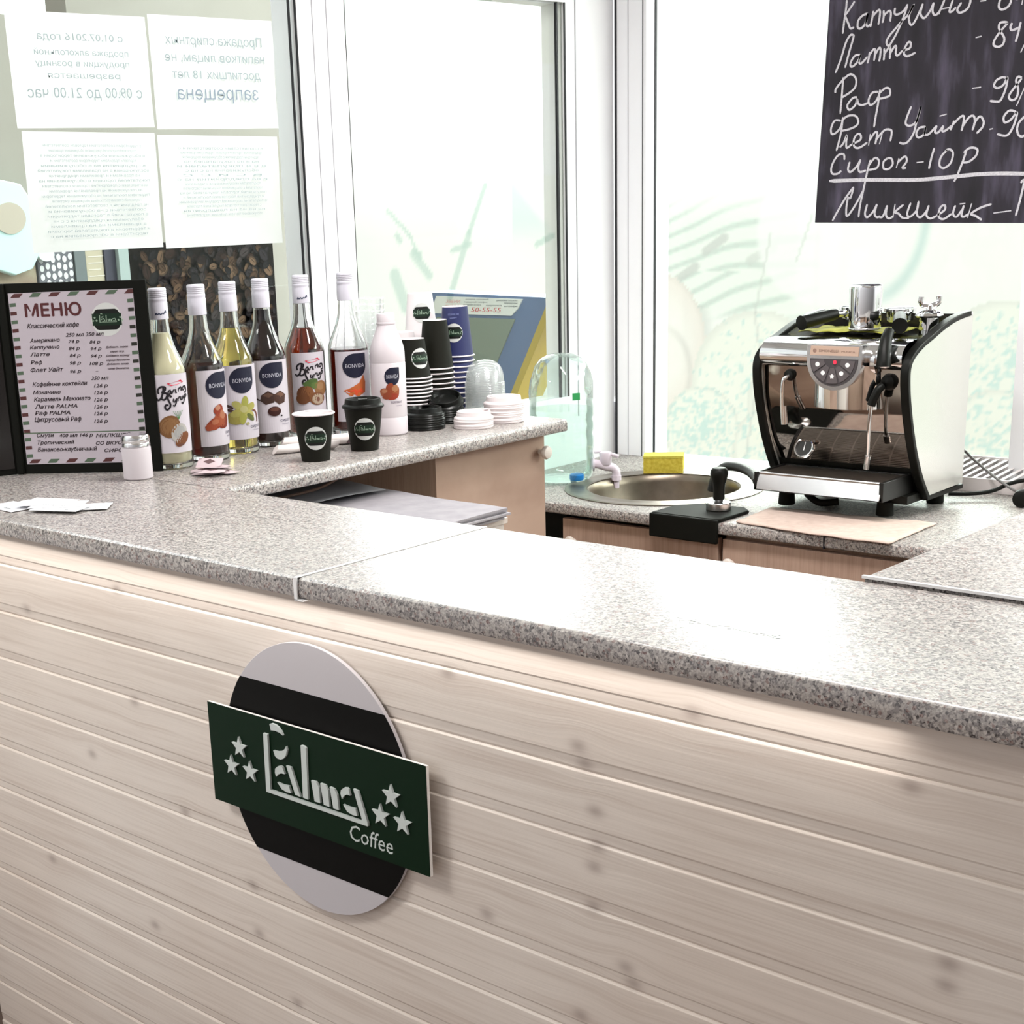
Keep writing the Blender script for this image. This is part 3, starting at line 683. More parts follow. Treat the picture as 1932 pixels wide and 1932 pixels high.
lab = ['top sheet of the grey paper stack behind the bar', 'second sheet down in the grey paper stack', 'third sheet down in the grey paper stack', 'fourth sheet down in the grey paper stack', 'lowest sheet in the grey paper stack']
for i in range(5):
    k = 4-i; z = .9975+k*.0042; r = random.Random(i); dx, dy = (.0, .0) if i == 0 else (r.uniform(-.006, .004), r.uniform(-.006, .006))
    V, F = [], []; nu, nv = 10, 8
    for s in (0, 1):
        for j in range(nv+1):
            for a in range(nu+1):
                x = -2.40+.63*a/nu; y = 1.60+.487*j/nv+ (.06 if False else 0)
                V.append((x+dx, y+dy+.045*(1-a/nu)*(j/nv), z+.0036*s+(.0012*math.sin(a*1.3+j) if (i == 0 and s) else 0)))
    q = (nu+1)*(nv+1)
    for j in range(nv):
        for a in range(nu):
            b = j*(nu+1)+a; F.append((b, b+1, b+nu+2, b+nu+1)); F.append((q+b, q+b+nu+1, q+b+nu+2, q+b+1))
    rim = [a for a in range(nu+1)]+[(j)*(nu+1)+nu for j in range(1, nv+1)]+[nv*(nu+1)+a for a in range(nu-1, -1, -1)]+[j*(nu+1) for j in range(nv-1, 0, -1)]
    F += [(rim[b], rim[(b+1) % len(rim)], q+rim[(b+1) % len(rim)], q+rim[b]) for b in range(len(rim))]
    tag(obj('paper_sheet', (V, F), PAP[i % 3], None), lab[i], 'paper', 'papers stacked behind the bar')
V, F = [], []
for j in range(9):
    for a in range(11):
        x = -2.42+.34*a/10; y = 1.80+.33*j/8-.05*(a/10)**2; z = 1.0215+.010*math.sin(PI*j/8)*(.4+.6*abs(math.sin(a*.7)))+.004*(j/8)
        V.append((x, y, z))
F = [(j*11+a, j*11+a+1, j*11+a+12, j*11+a+11) for j in range(8) for a in range(10)]
o = tag(obj('wrapping_paper', (V, F), P('wrapping', srgb(136, 134, 139), .6), None, smooth=True), 'crumpled grey sheet lying on the paper stack, below the side worktop', 'paper')
md = o.modifiers.new('thick', 'SOLIDIFY'); md.thickness = .0008
tag(obj('cable', tube([(-2.09, 1.985, 1.074), (-2.10, 1.965, 1.062), (-2.125, 1.93, 1.045), (-2.16, 1.86, 1.036), (-2.21, 1.78, 1.032)], .0028, 8), P('brown_cable', srgb(110, 88, 74), .5), None, smooth=True), 'thin brown cable hanging from under the side worktop', 'cable')

# ================================================================== BACK COUNTER
SKX, SKY_, SKR = -2.163, 3.168, .232
t = thing('worktop', 'lower speckled worktop by the back window with the round sink', 'worktop', (-2.1, 3.2, .85))
def holed(x0, x1, y0, y1, cx, cy, R, z0, z1, n=72):
    ang = sorted(set([2*PI*i/n for i in range(n)]+[math.atan2(y-cy, x-cx) % (2*PI) for x in (x0, x1) for y in (y0, y1)]))
    V, F = [], []; m = len(ang)
    for a in ang:
        c, s = math.cos(a), math.sin(a)
        k = min(((x1-cx)/c if c > 1e-9 else 1e9), ((x0-cx)/c if c < -1e-9 else 1e9), ((y1-cy)/s if s > 1e-9 else 1e9), ((y0-cy)/s if s < -1e-9 else 1e9))
        V += [(cx+R*c, cy+R*s, z1), (cx+k*c, cy+k*s, z1), (cx+k*c, cy+k*s, z0), (cx+R*c, cy+R*s, z0)]
    for i in range(m):
        a, b = 4*i, 4*((i+1) % m)
        F += [(a, a+1, b+1, b), (a+1, a+2, b+2, b+1), (a+2, a+3, b+3, b+2), (a+3, a, b, b+3)]
    return V, F
JX = -1.545
fp = [(2.874, .823), (2.866, .823), (2.8612, .8255), (2.86, .830), (2.86, .840), (2.8628, .8472), (2.867, .8494), (2.874, .85)]
obj('slab', local(join(holed(-2.598, JX, 2.874, 3.597, SKX, SKY_, SKR, .823, .85), xprofile(fp, -2.598, JX)), t), GRANITE2, t, smooth=True, auto=.5)
obj('joint', local(join(box(JX, JX+.003, 2.8585, 3.597, .822, .8502)), t), DARKG, t)
t = thing('worktop', 'lower speckled worktop at the right, under the espresso machine', 'worktop', (-1.2, 3.2, .85))
obj('slab', local(xprofile(fp[:-1]+[(2.874, .85), (3.597, .85), (3.597, .823)], JX+.003, -.6), t), GRANITE2, t, smooth=True, auto=.5)
t = thing('sink', 'round brown steel sink set in the back worktop', 'sink', (SKX, SKY_, .85))
obj('rim', lathe([(.252, .0006), (.252, .0022), (.247, .0034), (.236, .0026), (.206, .0018), (.199, .0035), (.193, .002), (.193, .0004), (.236, .0006)], 72, closed=True), STEEL, t, smooth=True)
obj('basin', olathe([(.196, .0018), (.190, -.004), (.186, -.02), (.176, -.10), (.15, -.145), (.10, -.155), (.025, -.16), (.0, -.16)], 72), STEEL, t, smooth=True)
obj('drain', lathe([(.0, .003), (.028, .003), (.032, 0), (.0, 0)], 28, c=(0, 0, -.158)), CHROME2, t, smooth=True)
def door_cab(x0, x1, label, kx):
    t = thing('base_cabinet', label, 'cabinet', ((x0+x1)/2, 3.2, 0), 0, 'cabinets under the back worktop')
    obj('body', local(box(x0+.002, x1-.002, 2.895, 3.54, .0, .822 if kx is None or kx > -1.9 else .68), t), OAKD, t)
    d = obj('door', local(box(x0+.004, x1-.004, 2.876, 2.894, .05, .811), t), OAK, t, bevel=.001)
    obj('knob', local(knob_vf((kx, 2.876, .7575), 'y', .95), t), KNOB, d, smooth=True)
door_cab(-2.265, -1.811, 'pale oak cupboard door under the sink, beneath the black tamping mat', -2.226)
door_cab(-1.807, -1.353, 'pale oak cupboard door under the espresso machine and towel', -1.777)
door_cab(-1.349, -.90, 'pale oak cupboard door right of the one under the espresso machine', -1.31)
tag(obj('recess_shade', box(-2.598, -2.268, 2.90, 2.92, 0, .822), BLACKM), 'black sheet standing in for the shade of the recess left of the cupboard under the sink', 'board')  # shade of the open gap, put in as a black sheet

# ================================================================== THINGS ON THE BAR
# menu folder
MA = 0.6264
mx, my = [-2.5334, 1.5385]
menu = thing('menu_holder', 'open black menu folder with a printed price list, standing at the bar corner', 'menu', (mx, my, 1.1005), MA)
mw, mh = .2838, .3585
mpm = lambda u, v, hh: (u, -hh, v)
obj('cover', prism([(0, 0), (mw, 0), (mw-.002, mh-.003), (.001, mh)], mpm, -.006, 0), BLACKM, menu, bevel=.001)
ll = lambda u, v, hh: (-.85*u+.52*hh, -.52*u-.85*hh, v)
lf = obj('left_leaf', prism([(.004, 0), (.24, 0), (.24, mh), (.004, mh)], ll, -.004, .0), BLACKM, menu, bevel=.001)
obj('spine', box(-.0065, .0075, -.007, .006, 0, mh), BLACKM, menu, bevel=.002)
obj('sleeve', prism([(.012, .012), (.236, .012), (.236, mh-.018), (.012, mh-.018)], ll, .0004, .0012), P('dark_leaf', srgb(30, 27, 26), .18), menu)
px0, px1, pz0, pz1 = .0135, .2570, .0185, .3405
ink = Ink(mpm, .0004, .0002)
ink.grid(px0, px1, pz0, pz1, srgb(188, 179, 188), 1, 1); ink.up()
GR = srgb(84, 102, 84); BR = srgb(84, 48, 48)
for k in range(7):
    u = px0+.004+k*.037
    ink.poly([(u, pz1-.0085), (u+.018, pz1-.0085), (min(u+.026, px1), pz1-.001), (u+.008, pz1-.001)], (BR, GR)[k % 2])
    ink.poly([(u, pz0+.002), (u+.018, pz0+.002), (min(u+.026, px1), pz0+.0095), (u+.008, pz0+.0095)], (BR, GR)[k % 2])
for k in range(20):
    v = pz1-.018-k*.0158
    if v < pz0+.014: break
    for u0, u1 in ((px0+.001, px0+.0135), (px1-.0125, px1-.001)):
        ink.poly([(u0, v-.007), (u1, v-.0065), (u1, v), (u0, v-.0005)], (GR, BR)[k % 2] if u0 < .1 else (GR, srgb(44, 44, 38))[k % 2])
ink.grid(px0, px1, .0775, .0795, srgb(96, 112, 92), 1, 1)
for i, (s, u, v, w, h) in enumerate([["МЕНЮ", 0.044, 0.2965, 0.1092, 0.0235], ["Классический кофе", 0.0448, 0.2752, 0.1016, 0.0089], ["250 мл 350 мл", 0.1183, 0.2574, 0.0748, 0.0072], ["Американо", 0.0467, 0.2491, 0.059, 0.0073], ["74 р", 0.1226, 0.2456, 0.021, 0.0063], ["84 р", 0.1638, 0.2432, 0.0206, 0.0063], ["Каппучино", 0.0452, 0.2363, 0.0586, 0.0073], ["84 р", 0.1219, 0.2328, 0.0214, 0.0064], ["94 р", 0.1647, 0.2308, 0.0209, 0.0063], ["Латте", 0.0443, 0.2231, 0.0387, 0.0072], ["84 р", 0.1222, 0.2195, 0.0213, 0.0064], ["94 р", 0.1637, 0.2174, 0.021, 0.0064], ["Раф", 0.0432, 0.2085, 0.0233, 0.0073], ["98 р", 0.1211, 0.2056, 0.0215, 0.0064], ["108 р", 0.1595, 0.2034, 0.0266, 0.0064], ["Флет Уайт", 0.0415, 0.194, 0.0655, 0.0078], ["96 р", 0.1198, 0.19, 0.0214, 0.0064], ["–", 0.17, 0.191, 0.0052, 0.0017], ["350 мл", 0.16, 0.1758, 0.0339, 0.0069], ["Кофейные коктейли", 0.0422, 0.1669, 0.1089, 0.0082], ["126 р", 0.1637, 0.1617, 0.0272, 0.0069], ["Мокачино", 0.0416, 0.1521, 0.055, 0.0074], ["126 р", 0.1628, 0.1487, 0.0267, 0.007], ["Карамель Маккиато", 0.0416, 0.1386, 0.1128, 0.0083], ["126 р", 0.1614, 0.1353, 0.0268, 0.007], ["Латте PALMA", 0.0418, 0.1248, 0.0849, 0.0079], ["126 р", 0.16, 0.1221, 0.0268, 0.0069], ["Раф PALMA", 0.0408, 0.1128, 0.0702, 0.0078], ["126 р", 0.1586, 0.1093, 0.0269, 0.0069], ["Цитрусовый Раф", 0.0384, 0.0998, 0.0936, 0.0088], ["126 р", 0.1571, 0.0949, 0.0269, 0.007], ["Смузи", 0.0393, 0.0704, 0.0343, 0.0075], ["400 мл 146 р", 0.0847, 0.0693, 0.0671, 0.0071], ["МИЛКШЕЙК", 0.1576, 0.0676, 0.0787, 0.007], ["Тропический", 0.0395, 0.0564, 0.0736, 0.0076], ["СО ВКУСОМ", 0.1561, 0.0533, 0.072, 0.0066], ["Бананово-клубничный", 0.0379, 0.0427, 0.119, 0.008], ["СИРОПА", 0.1714, 0.039, 0.0554, 0.0066], ["Добавить сироп", 0.1944, 0.2339, 0.043, 0.0038], ["сироп 10 р", 0.2021, 0.2257, 0.0269, 0.0037], ["Добавить корицу", 0.1927, 0.2182, 0.0467, 0.0038], ["корица бесплатно", 0.193, 0.21, 0.0456, 0.0037], ["Добавить сахар", 0.193, 0.2028, 0.0426, 0.0036], ["сахар бесплатно", 0.1944, 0.1944, 0.0413, 0.0036]]):
    ink.bold(fit_text(s, u, v, w, max(h, .0028)*(.92 if s != 'МЕНЮ' else .95), bold=0, shear=0 if s == 'МЕНЮ' else .28), srgb(84, 40, 42) if s == 'МЕНЮ' else (srgb(56, 46, 50) if h > .005 else srgb(104, 92, 98)), .0009 if s == 'МЕНЮ' else .00022)
emblem_ink(ink, .2018, .2865, .0305)
ink.build('price_list', menu, col_mat('menu_print', .35))
# salt shaker
t = thing('salt_shaker', 'white shaker with a chrome lid in front of the menu folder', 'shaker', (-2.2792, 1.6300, 1.1005))
obj('body', lathe([(0, 0), (.0255, 0), (.0272, .002), (.0272, .057), (.0262, .0595), (0, .0595)], 40), P('shaker_white', srgb(200, 192, 197), .45), t, smooth=True)
l = obj('lid', lathe([(.0, .0597), (.0255, .0597), (.0268, .061), (.0268, .066), (.0258, .0675), (.0268, .069), (.0268, .077), (.0245, .0815), (.0, .083)], 40), CHROME2, t, smooth=True)
# loose cards
CARD = noisy('card_white', srgb(228, 228, 232), srgb(240, 240, 243), 20, .55)
cl = ['uppermost card of the white fan on the bar', 'leftmost low card of the white fan on the bar', 'card poking out at the right of the white fan', 'card at the back of the white fan on the bar', 'second card down in the white fan on the bar', 'front card of the white fan, at its right corner', 'undermost card of the white fan on the bar']
for i, (x, y, a) in enumerate([(-2.185, 1.365, .55), (-2.232, 1.330, -.05), (-2.112, 1.392, .78), (-2.205, 1.385, .35), (-2.155, 1.372, .70), (-2.130, 1.360, .42), (-2.222, 1.362, .15)]):
    k = [6, 1, 2, 3, 5, 4, 0][i]
    t = thing('card', cl[i], 'card', (x, y, 1.1003+k*.0011), a, 'white cards fanned on the bar')
    obj('sheet', box(-.045, .045, -.0275, .0275, 0, .0008), CARD, t)
    ink = Ink(lambda u, v, hh: (u, v, .0008+hh), .0002)
    ink.add(fit_text('Palma', -.005, -.018, .03, .008, shear=.3), srgb(120, 124, 128)); ink.poly([(-.04, .012), (-.012, .014), (-.012, .015), (-.04, .013)], srgb(150, 152, 156)); ink.poly([(-.04, .006), (-.018, .007), (-.018, .008), (-.04, .007)], srgb(160, 162, 166))
    ink.build('lettering', t)
# sugar packets
r = random.Random(11); PK = P('packet_paper', srgb(190, 172, 176), .5); PKD = P('packet_brown', srgb(92, 66, 68), .5)
pos = [(-2.193, 1.722, .55, 0), (-2.170, 1.748, .2, 0), (-2.222, 1.738, .9, 0), (-2.168, 1.716, .62, 1), (-2.205, 1.757, .4, 1), (-2.215, 1.770, .1, 0), (-2.188, 1.728, .66, 2)]
pn = ['sugar packet lying lowest in the middle of the little heap by the first bottle', 'sugar packet at the right of the little heap', 'sugar packet at the left of the little heap', 'sugar packet at the front of the little heap', 'sugar packet at the back of the little heap, upper layer', 'rearmost sugar packet, flat on the side worktop', 'topmost sugar packet, with a dark diamond facing up']
for i, (x, y, a, k) in enumerate(pos):
    t = thing('sugar_packet', pn[i], 'packet', (x, y, 1.1003+k*.0062), a, 'sugar packets beside the bottles')
    if i == 6: t.rotation_euler = (.42, 0, .62); t.location.z += .007
    V, F = [], []
    for s in (-1, 1):
        for j in range(5):
            for q in range(7):
                u = -1+2*q/6; v = -1+2*j/4; V.append((u*.024, v*.016, .003+s*.0028*(1-u**4)*(1-v**4)))
    F = [(b+j*7+q, b+j*7+q+1, b+j*7+q+8, b+j*7+q+7) for b in (0, 35) for j in range(4) for q in range(6)]
    obj('wrapper', (V, F), PK, t, smooth=True)
    obj('diamond', prism([(-.011, 0), (0, -.008), (.011, 0), (0, .008)], lambda u, v, hh: (u, v, .0060+hh), 0, .0004), PKD, t)
# rolled napkins
NAPK = noisy('napkin', srgb(232, 222, 220), srgb(242, 235, 232), 40, .8)
def roll(name, label, a, b, r, cat):
    d = Vector((b[0]-a[0], b[1]-a[1], 0)); L = d.length; an = math.atan2(d.y, d.x)
    t = thing(name, label, cat, (a[0], a[1], 1.1003), an); V, F = [], []; n = 20; m = 12
    for i in range(m+1):
        for k in range(n):
            q = 2*PI*k/n; rr = r*(1+.05*math.sin(3*q+i*.9)); x = L*i/m+(.006*math.sin(q) if i in (0, m) else 0)
            V.append((x, 1.25*rr*math.cos(q), max(.0005, r*.82+.82*rr*math.sin(q))))
    for i in range(m):
        for k in range(n): F.append((i*n+k, i*n+(k+1) % n, (i+1)*n+(k+1) % n, (i+1)*n+k))
    F += [tuple(range(n)), tuple(m*n+k for k in range(n))]
    obj('roll', (V, F), NAPK, t, smooth=True); return t, L
t, L = roll('napkin_roll', 'rolled white napkin with a dark mark, lying behind the paper cups', (-2.315, 2.02), (-2.215, 2.145), .013, 'napkin')
V = []; 
obj('mark', prism([(L-.028, -.009), (L-.014, -.011), (L-.008, .0), (L-.02, .006)], lambda u, v, hh: (u, -.0135-hh*1, .0128+v), 0, .0032), P('mark_brown', srgb(84, 66, 70), .6), t)
roll('napkin_roll', 'second rolled napkin, its end poking out left of the open cup', (-2.262, 1.955), (-2.205, 2.07), .0105, 'napkin')

# ---- bottles
BP = [(.0, .004), (.036, .004), (.0405, .001), (.043, .006), (.043, .180), (.0422, .187), (.0400, .194), (.0365, .203), (.0325, .212), (.0280, .222), (.0240, .233), (.0208, .244), (.0185, .255), (.0174, .268), (.0167, .281), (.0164, .300)]
def inner(prof, d):
    return [(max(0, r-d), z) for r, z in prof]
def bottle_mesh():
    out_ = BP; inn_ = [(max(0, r-.0026), z+(.006 if i < 4 else 0)) for i, (r, z) in enumerate(BP)]
    inn_[0] = (0, .010); inn_[1] = (.034, .010); inn_[2] = (.0385, .012); inn_[3] = (.0404, .017)
    return lathe(out_+inn_[::-1], 48)
def liquid_mesh(level):
    pr2 = [(0, .0102), (.0335, .0102), (.038, .0123), (.0402, .0172)]
    for (r0, z0), (r1, z1) in zip(BP[3:], BP[4:]):
        if z1 <= level: pr2.append((r1-.0028, z1))
        else:
            k = (level-z0)/(z1-z0); pr2.append((r0+(r1-r0)*k-.0028, level)); break
    pr2 = [p for i, p in enumerate(pr2)]
    return lathe(pr2+[(0, level)], 48)
def liq(name, col, rough=.0, opaque=False, dens=0):
    if opaque: return P(name, col, .35, spec=.3)
    m = P(name, col, rough, trans=1, ior=1.36); return m
LIQ = {'cream': P('cream_syrup', srgb(226, 222, 184), .4), 'amber': liq('dark_amber_syrup', srgb(58, 14, 9)), 'yellow': liq('yellow_syrup', srgb(236, 216, 118)), 'choc': liq('chocolate_syrup', srgb(34, 14, 12)), 'nut': liq('nut_syrup', srgb(126, 40, 12)), 'red': liq('red_brown_syrup', srgb(68, 14, 11))}
LABELP = col_mat('label_print', .45)
CAPW = P('white_cap', srgb(204, 202, 213), .35)
R0 = .043
def lmap(off):
    def mp(s, z, hh):
        a = -PI/2+off+s/R0; rr = R0+.0006+hh; return (rr*math.cos(a), rr*math.sin(a), z)
    return mp
NAVY = srgb(26, 28, 48); LW = srgb(200, 194, 202)
def drop(cu, cv, w, h, n=36):
    """round drop with one square corner at the upper right"""
    p = []
    for i in range(n+1):
        a = PI/2+ (1.5*PI)*i/n; p.append((cu+w*math.cos(a), cv+h*math.sin(a)))
    p += [(cu+w, cv+h*k/6) for k in range(1, 6)]+[(cu+w*.985, cv+h*.985)]+[(cu+w*k/6, cv+h) for k in range(5, 0, -1)]
    return p
def fanpoly(ink, poly, col):
    """mesh a convex-ish outline from its centre so that it can bend round the bottle"""
    cu = sum(p[0] for p in poly)/len(poly); cv = sum(p[1] for p in poly)/len(poly); n = len(poly); V = [(cu, cv)]; F = []
    for k in (1, 2, 3): V += [(cu+(p[0]-cu)*k/3, cv+(p[1]-cv)*k/3) for p in poly]
    for i in range(n):
        j = (i+1) % n; F.append((0, 1+i, 1+j))
        for k in (0, 1): F.append((1+k*n+i, 1+k*n+j, 1+(k+1)*n+j, 1+(k+1)*n+i))
    ink.add((V, F), col)
def blob(ink, u, v, a, b, col, rot=0, n=18, lump_=.0, seed=0):
    col = tuple(c*.55 for c in col[:3])
    r = random.Random(seed); ph = r.random()*6
    p = [((1+lump_*math.sin(3*q+ph))*a*math.cos(q), (1+lump_*math.cos(2*q+ph))*b*math.sin(q)) for q in [2*PI*i/n for i in range(n)]]
    fanpoly(ink, [(u+x*math.cos(rot)-y*math.sin(rot), v+x*math.sin(rot)+y*math.cos(rot)) for x, y in p], col); ink.h += .00002
def bonvida(ink, u, v, w, h):
    fanpoly(ink, drop(u, v, w, h), NAVY); ink.up()
    ink.add(fit_text('BONVIDA', u-w*.74, v-.004, w*1.56, .0082), srgb(188, 188, 200)); ink.up()
BST = [[(270,370),(255,470),(215,570),(165,602),(145,560)],[(185,490),(175,420),(230,365),(300,375),(290,430),(240,468),(310,480),(325,530),(275,595),(225,580),(240,535)],
 [(400,432),(360,445),(345,490),(372,502),(398,450),(400,490),(422,488)],[(432,440),(430,492)],[(430,465),(455,432),(468,440)],[(492,420),(488,482),(508,476)],[(498,385),(502,390)],[(540,408),(545,472)],[(545,432),(580,395),(597,402),(597,462)],
 [(680,378),(632,400),(625,440),(652,448),(682,388),(702,440),(692,492),(658,492)],
 [(398,562),(370,525),(330,555),(345,620),(372,690),(350,752),(300,778),(272,740),(290,695),(335,702)],[(440,585),(432,640),(460,642),(492,590)],[(497,585),(482,660),(445,722),(418,700)],[(520,575),(525,642)],[(523,602),(548,568),(560,575)],[(578,562),(572,615),(600,615),(622,560),(628,610)],[(652,542),(650,620),(612,692),(588,660)],[(650,560),(682,528),(692,560),(660,602)]]
def bx(x): return R0*math.asin(max(-.98, min(.98, (x-386)/417)))
def bz(y): return .181-(y-150)*.000104
def baring(ink, du=0):
    for s in BST: 
        ink.add(ribbon([(bx(x)+du, bz(y)) for x, y in s], .0036 if s[0] in ((270, 370), (185, 490), (398, 562)) else .0028, 4), srgb(30, 26, 32)); ink.h += .00001
    ink.poly([(bx(340)+du, bz(300)), (bx(400)+du, bz(310)), (bx(520)+du, bz(285)), (bx(600)+du, bz(262)), (bx(648)+du, bz(310)), (bx(600)+du, bz(318)), (bx(520)+du, bz(345)), (bx(410)+du, bz(358)), (bx(350)+du, bz(325))], srgb(196, 36, 66)); ink.up()
def bottle(kind, x, y, level, label, fruit, brand, hs=1.0, turn=0):
    t = thing('syrup_bottle', label, 'bottle', (x, y, 1.1003), face_cam(x, y)+turn, 'syrup bottles along the left window')
    obj('glass', bottle_mesh(), GLASS, t, smooth=True, auto=.9)
    obj('syrup', liquid_mesh(level), LIQ[kind], t, smooth=True, auto=.9)
    c = [(0, .338), (.0138, .338), (.0152, .3365), (.0156, .334)]
    for k in range(4):
        z = .333-k*.0035; c += [(.0158, z), (.0149, z-.0012), (.0149, z-.0018), (.0158, z-.003)]
    c += [(.0160, .316), (.0152, .3135), (.0160, .311), (.0161, .281), (.0155, .2805), (0, .2805)]
    cap = obj('cap', lathe([(r_*1.12, z_) for r_, z_ in c], 36), CAPW, t, smooth=True)
    if brand == 'bar':
        off, w, z0, z1 = .10, .080, .033, .181
    else:
        off, w, z0, z1 = .50, .105, .030, .177
    ink = Ink(lmap(off), 0, .00012)
    ink.grid(-w/2, w/2, z0, z1, LW, 22, 2)
    ink.build('label', t, LABELP)
    ink = Ink(lmap(0), .0006, .00010)
    if brand == 'bar':
        baring(ink)
        mpc = lambda s, z, hh: ((.0182+hh)*math.cos(-PI/2+s/.018), (.0182+hh)*math.sin(-PI/2+s/.018), z)
        k2 = Ink(mpc, .0001); k2.add(ribbon([(-.010, .289), (-.0085, .2925), (-.006, .290), (-.003, .292), (0, .290), (.003, .292), (.006, .291), (.008, .2935), (.0105, .296), (.011, .292)], .0022), srgb(64, 70, 92)); k2.build('cap_print', cap)
    else: bonvida(ink, .0125 if brand == 'bon' else .013, .147, .0265, .0255)
    fruit(ink); ink.build('label_print', t, LABELP)
    if brand == 'bon':
        pass
    return t
def f_coconut(k):
    blob(k, -.006, .083, .022, .021, srgb(150, 104, 62), .3, lump_=.05); blob(k, -.006, .084, .018, .016, srgb(170, 124, 80), .3)
    blob(k, .012, .070, .016, .019, srgb(226, 222, 216), -.5); blob(k, .012, .071, .011, .013, srgb(206, 206, 204), -.5); blob(k, .017, .058, .018, .010, srgb(150, 92, 56), .7)
    for i in range(6): k.add(ribbon([(.012, .096), (.012+.004*(i-2.5), .112)], .0014), srgb(84, 128, 78)); k.h += .00001
    k.add(fit_text('КОКОС', .006, .046, .013, .003), srgb(70, 66, 84))
def f_caramel(k):
    for i, (u, v, a, b, c) in enumerate([(.0, .074, .017, .012, (176, 74, 44)), (.018, .078, .016, .017, (150, 58, 34)), (.010, .098, .011, .013, (178, 74, 50)), (.012, .080, .013, .014, (196, 100, 62)), (-.008, .068, .014, .007, (190, 90, 58)), (.018, .090, .007, .008, (214, 140, 104)), (.008, .104, .006, .005, (226, 160, 130)), (.0, .077, .008, .005, (214, 130, 92))]): blob(k, u, v, a, b, srgb(*c), .3, lump_=.12, seed=i)
    siro(k)
def siro(k):
    k.add(fit_text('сироп', .024, .0515, .030, .0062, bold=0), srgb(52, 46, 78)); k.add(fit_text('карамель', .028, .0455, .022, .0028), srgb(110, 104, 128))
def f_vanilla(k):
    blob(k, -.014, .088, .012, .003, srgb(92, 62, 56), -.3); blob(k, -.016, .096, .008, .003, srgb(86, 58, 54), -.5); k.add(ribbon([(.03, .088), (.042, .082), (.046, .068), (.044, .062)], .0035), srgb(112, 64, 52)); k.up()
    blob(k, -.004, .074, .020, .014, srgb(190, 180, 92), .1)
    for i in range(6):
        q = i*PI/3+.35; blob(k, .012+.015*math.cos(q), .088+.014*math.sin(q), .014, .0078, srgb(*[(206,200,108),(196,196,96),(214,208,122)][i % 3]), q, lump_=.06, seed=i)
    blob(k, .012, .090, .008, .007, srgb(222, 216, 150)); blob(k, .026, .073, .011, .005, srgb(120, 130, 66), -.7); blob(k, .018, .061, .004, .003, srgb(214, 206, 150))
    siro(k)
def f_choc(k):
    fanpoly(k, [(-.012, .108), (.002, .116), (.016, .108), (.013, .092), (-.004, .088), (-.014, .096)], srgb(62, 42, 36)); k.up()
    fanpoly(k, [(.014, .108), (.028, .115), (.042, .106), (.038, .090), (.024, .087), (.013, .096)], srgb(70, 46, 38)); k.up()
    fanpoly(k, [(.018, .108), (.028, .113), (.038, .106), (.028, .101)], srgb(110, 78, 62)); k.up(); fanpoly(k, [(-.009, .107), (.002, .113), (.012, .107), (.002, .102)], srgb(92, 66, 54)); k.up()
    blob(k, .013, .074, .014, .010, srgb(74, 36, 32)); blob(k, .014, .078, .010, .004, srgb(120, 74, 62)); blob(k, .028, .064, .0018, .0018, srgb(40, 34, 40)); k.add(ribbon([(-.022, .101), (-.016, .098), (-.010, .10)], .003), srgb(60, 44, 40)); siro(k)
def f_nut(k):
    blob(k, .006, .117, .016, .010, srgb(96, 126, 66), .1, lump_=.15); blob(k, .015, .112, .010, .008, srgb(118, 146, 78), -.3, lump_=.15)
    blob(k, -.010, .094, .016, .018, srgb(132, 82, 50), .2); blob(k, -.003, .097, .013, .015, srgb(164, 108, 66), .2); blob(k, .028, .106, .016, .016, srgb(178, 128, 82)); blob(k, .026, .110, .009, .008, srgb(198, 152, 106))
    blob(k, .018, .085, .018, .014, srgb(150, 96, 60)); blob(k, .019, .084, .014, .011, srgb(220, 198, 172)); blob(k, .019, .083, .004, .005, srgb(150, 100, 80)); blob(k, -.014, .086, .014, .012, srgb(140, 88, 54))
def f_pear(k):
    fanpoly(k, [(-.014, .096), (.006, .103), (.020, .111), (.031, .127), (.036, .112), (.034, .090), (.018, .082), (.0, .084)], srgb(182, 96, 50)); k.up()
    fanpoly(k, [(-.006, .094), (.010, .098), (.026, .100), (.030, .09), (.012, .085)], srgb(206, 78, 44)); k.up(); siro(k)
bottle('cream', -2.3271, 1.7448, .255, 'cream syrup bottle with coconut on its label, next to the menu folder', f_coconut, 'bar', turn=.2)
bottle('amber', -2.3419, 1.8487, .192, 'two thirds full dark amber syrup bottle with caramel on its label', f_caramel, 'bon', turn=.42)
bottle('yellow', -2.3603, 1.9419, .248, 'clear yellow syrup bottle with a vanilla flower label', f_vanilla, 'bon', turn=.1)
bottle('choc', -2.3708, 2.0368, .277, 'nearly black syrup bottle with chocolate chunks on its label', f_choc, 'bon')
bottle('nut', -2.3846, 2.1598, .230, 'orange brown syrup bottle with hazelnuts on its label', f_nut, 'bar', turn=.12)
bottle('red', -2.3371, 2.2433, .181, 'red brown syrup bottle with an orange fruit label, behind the lidded cup', f_pear, 'bon')
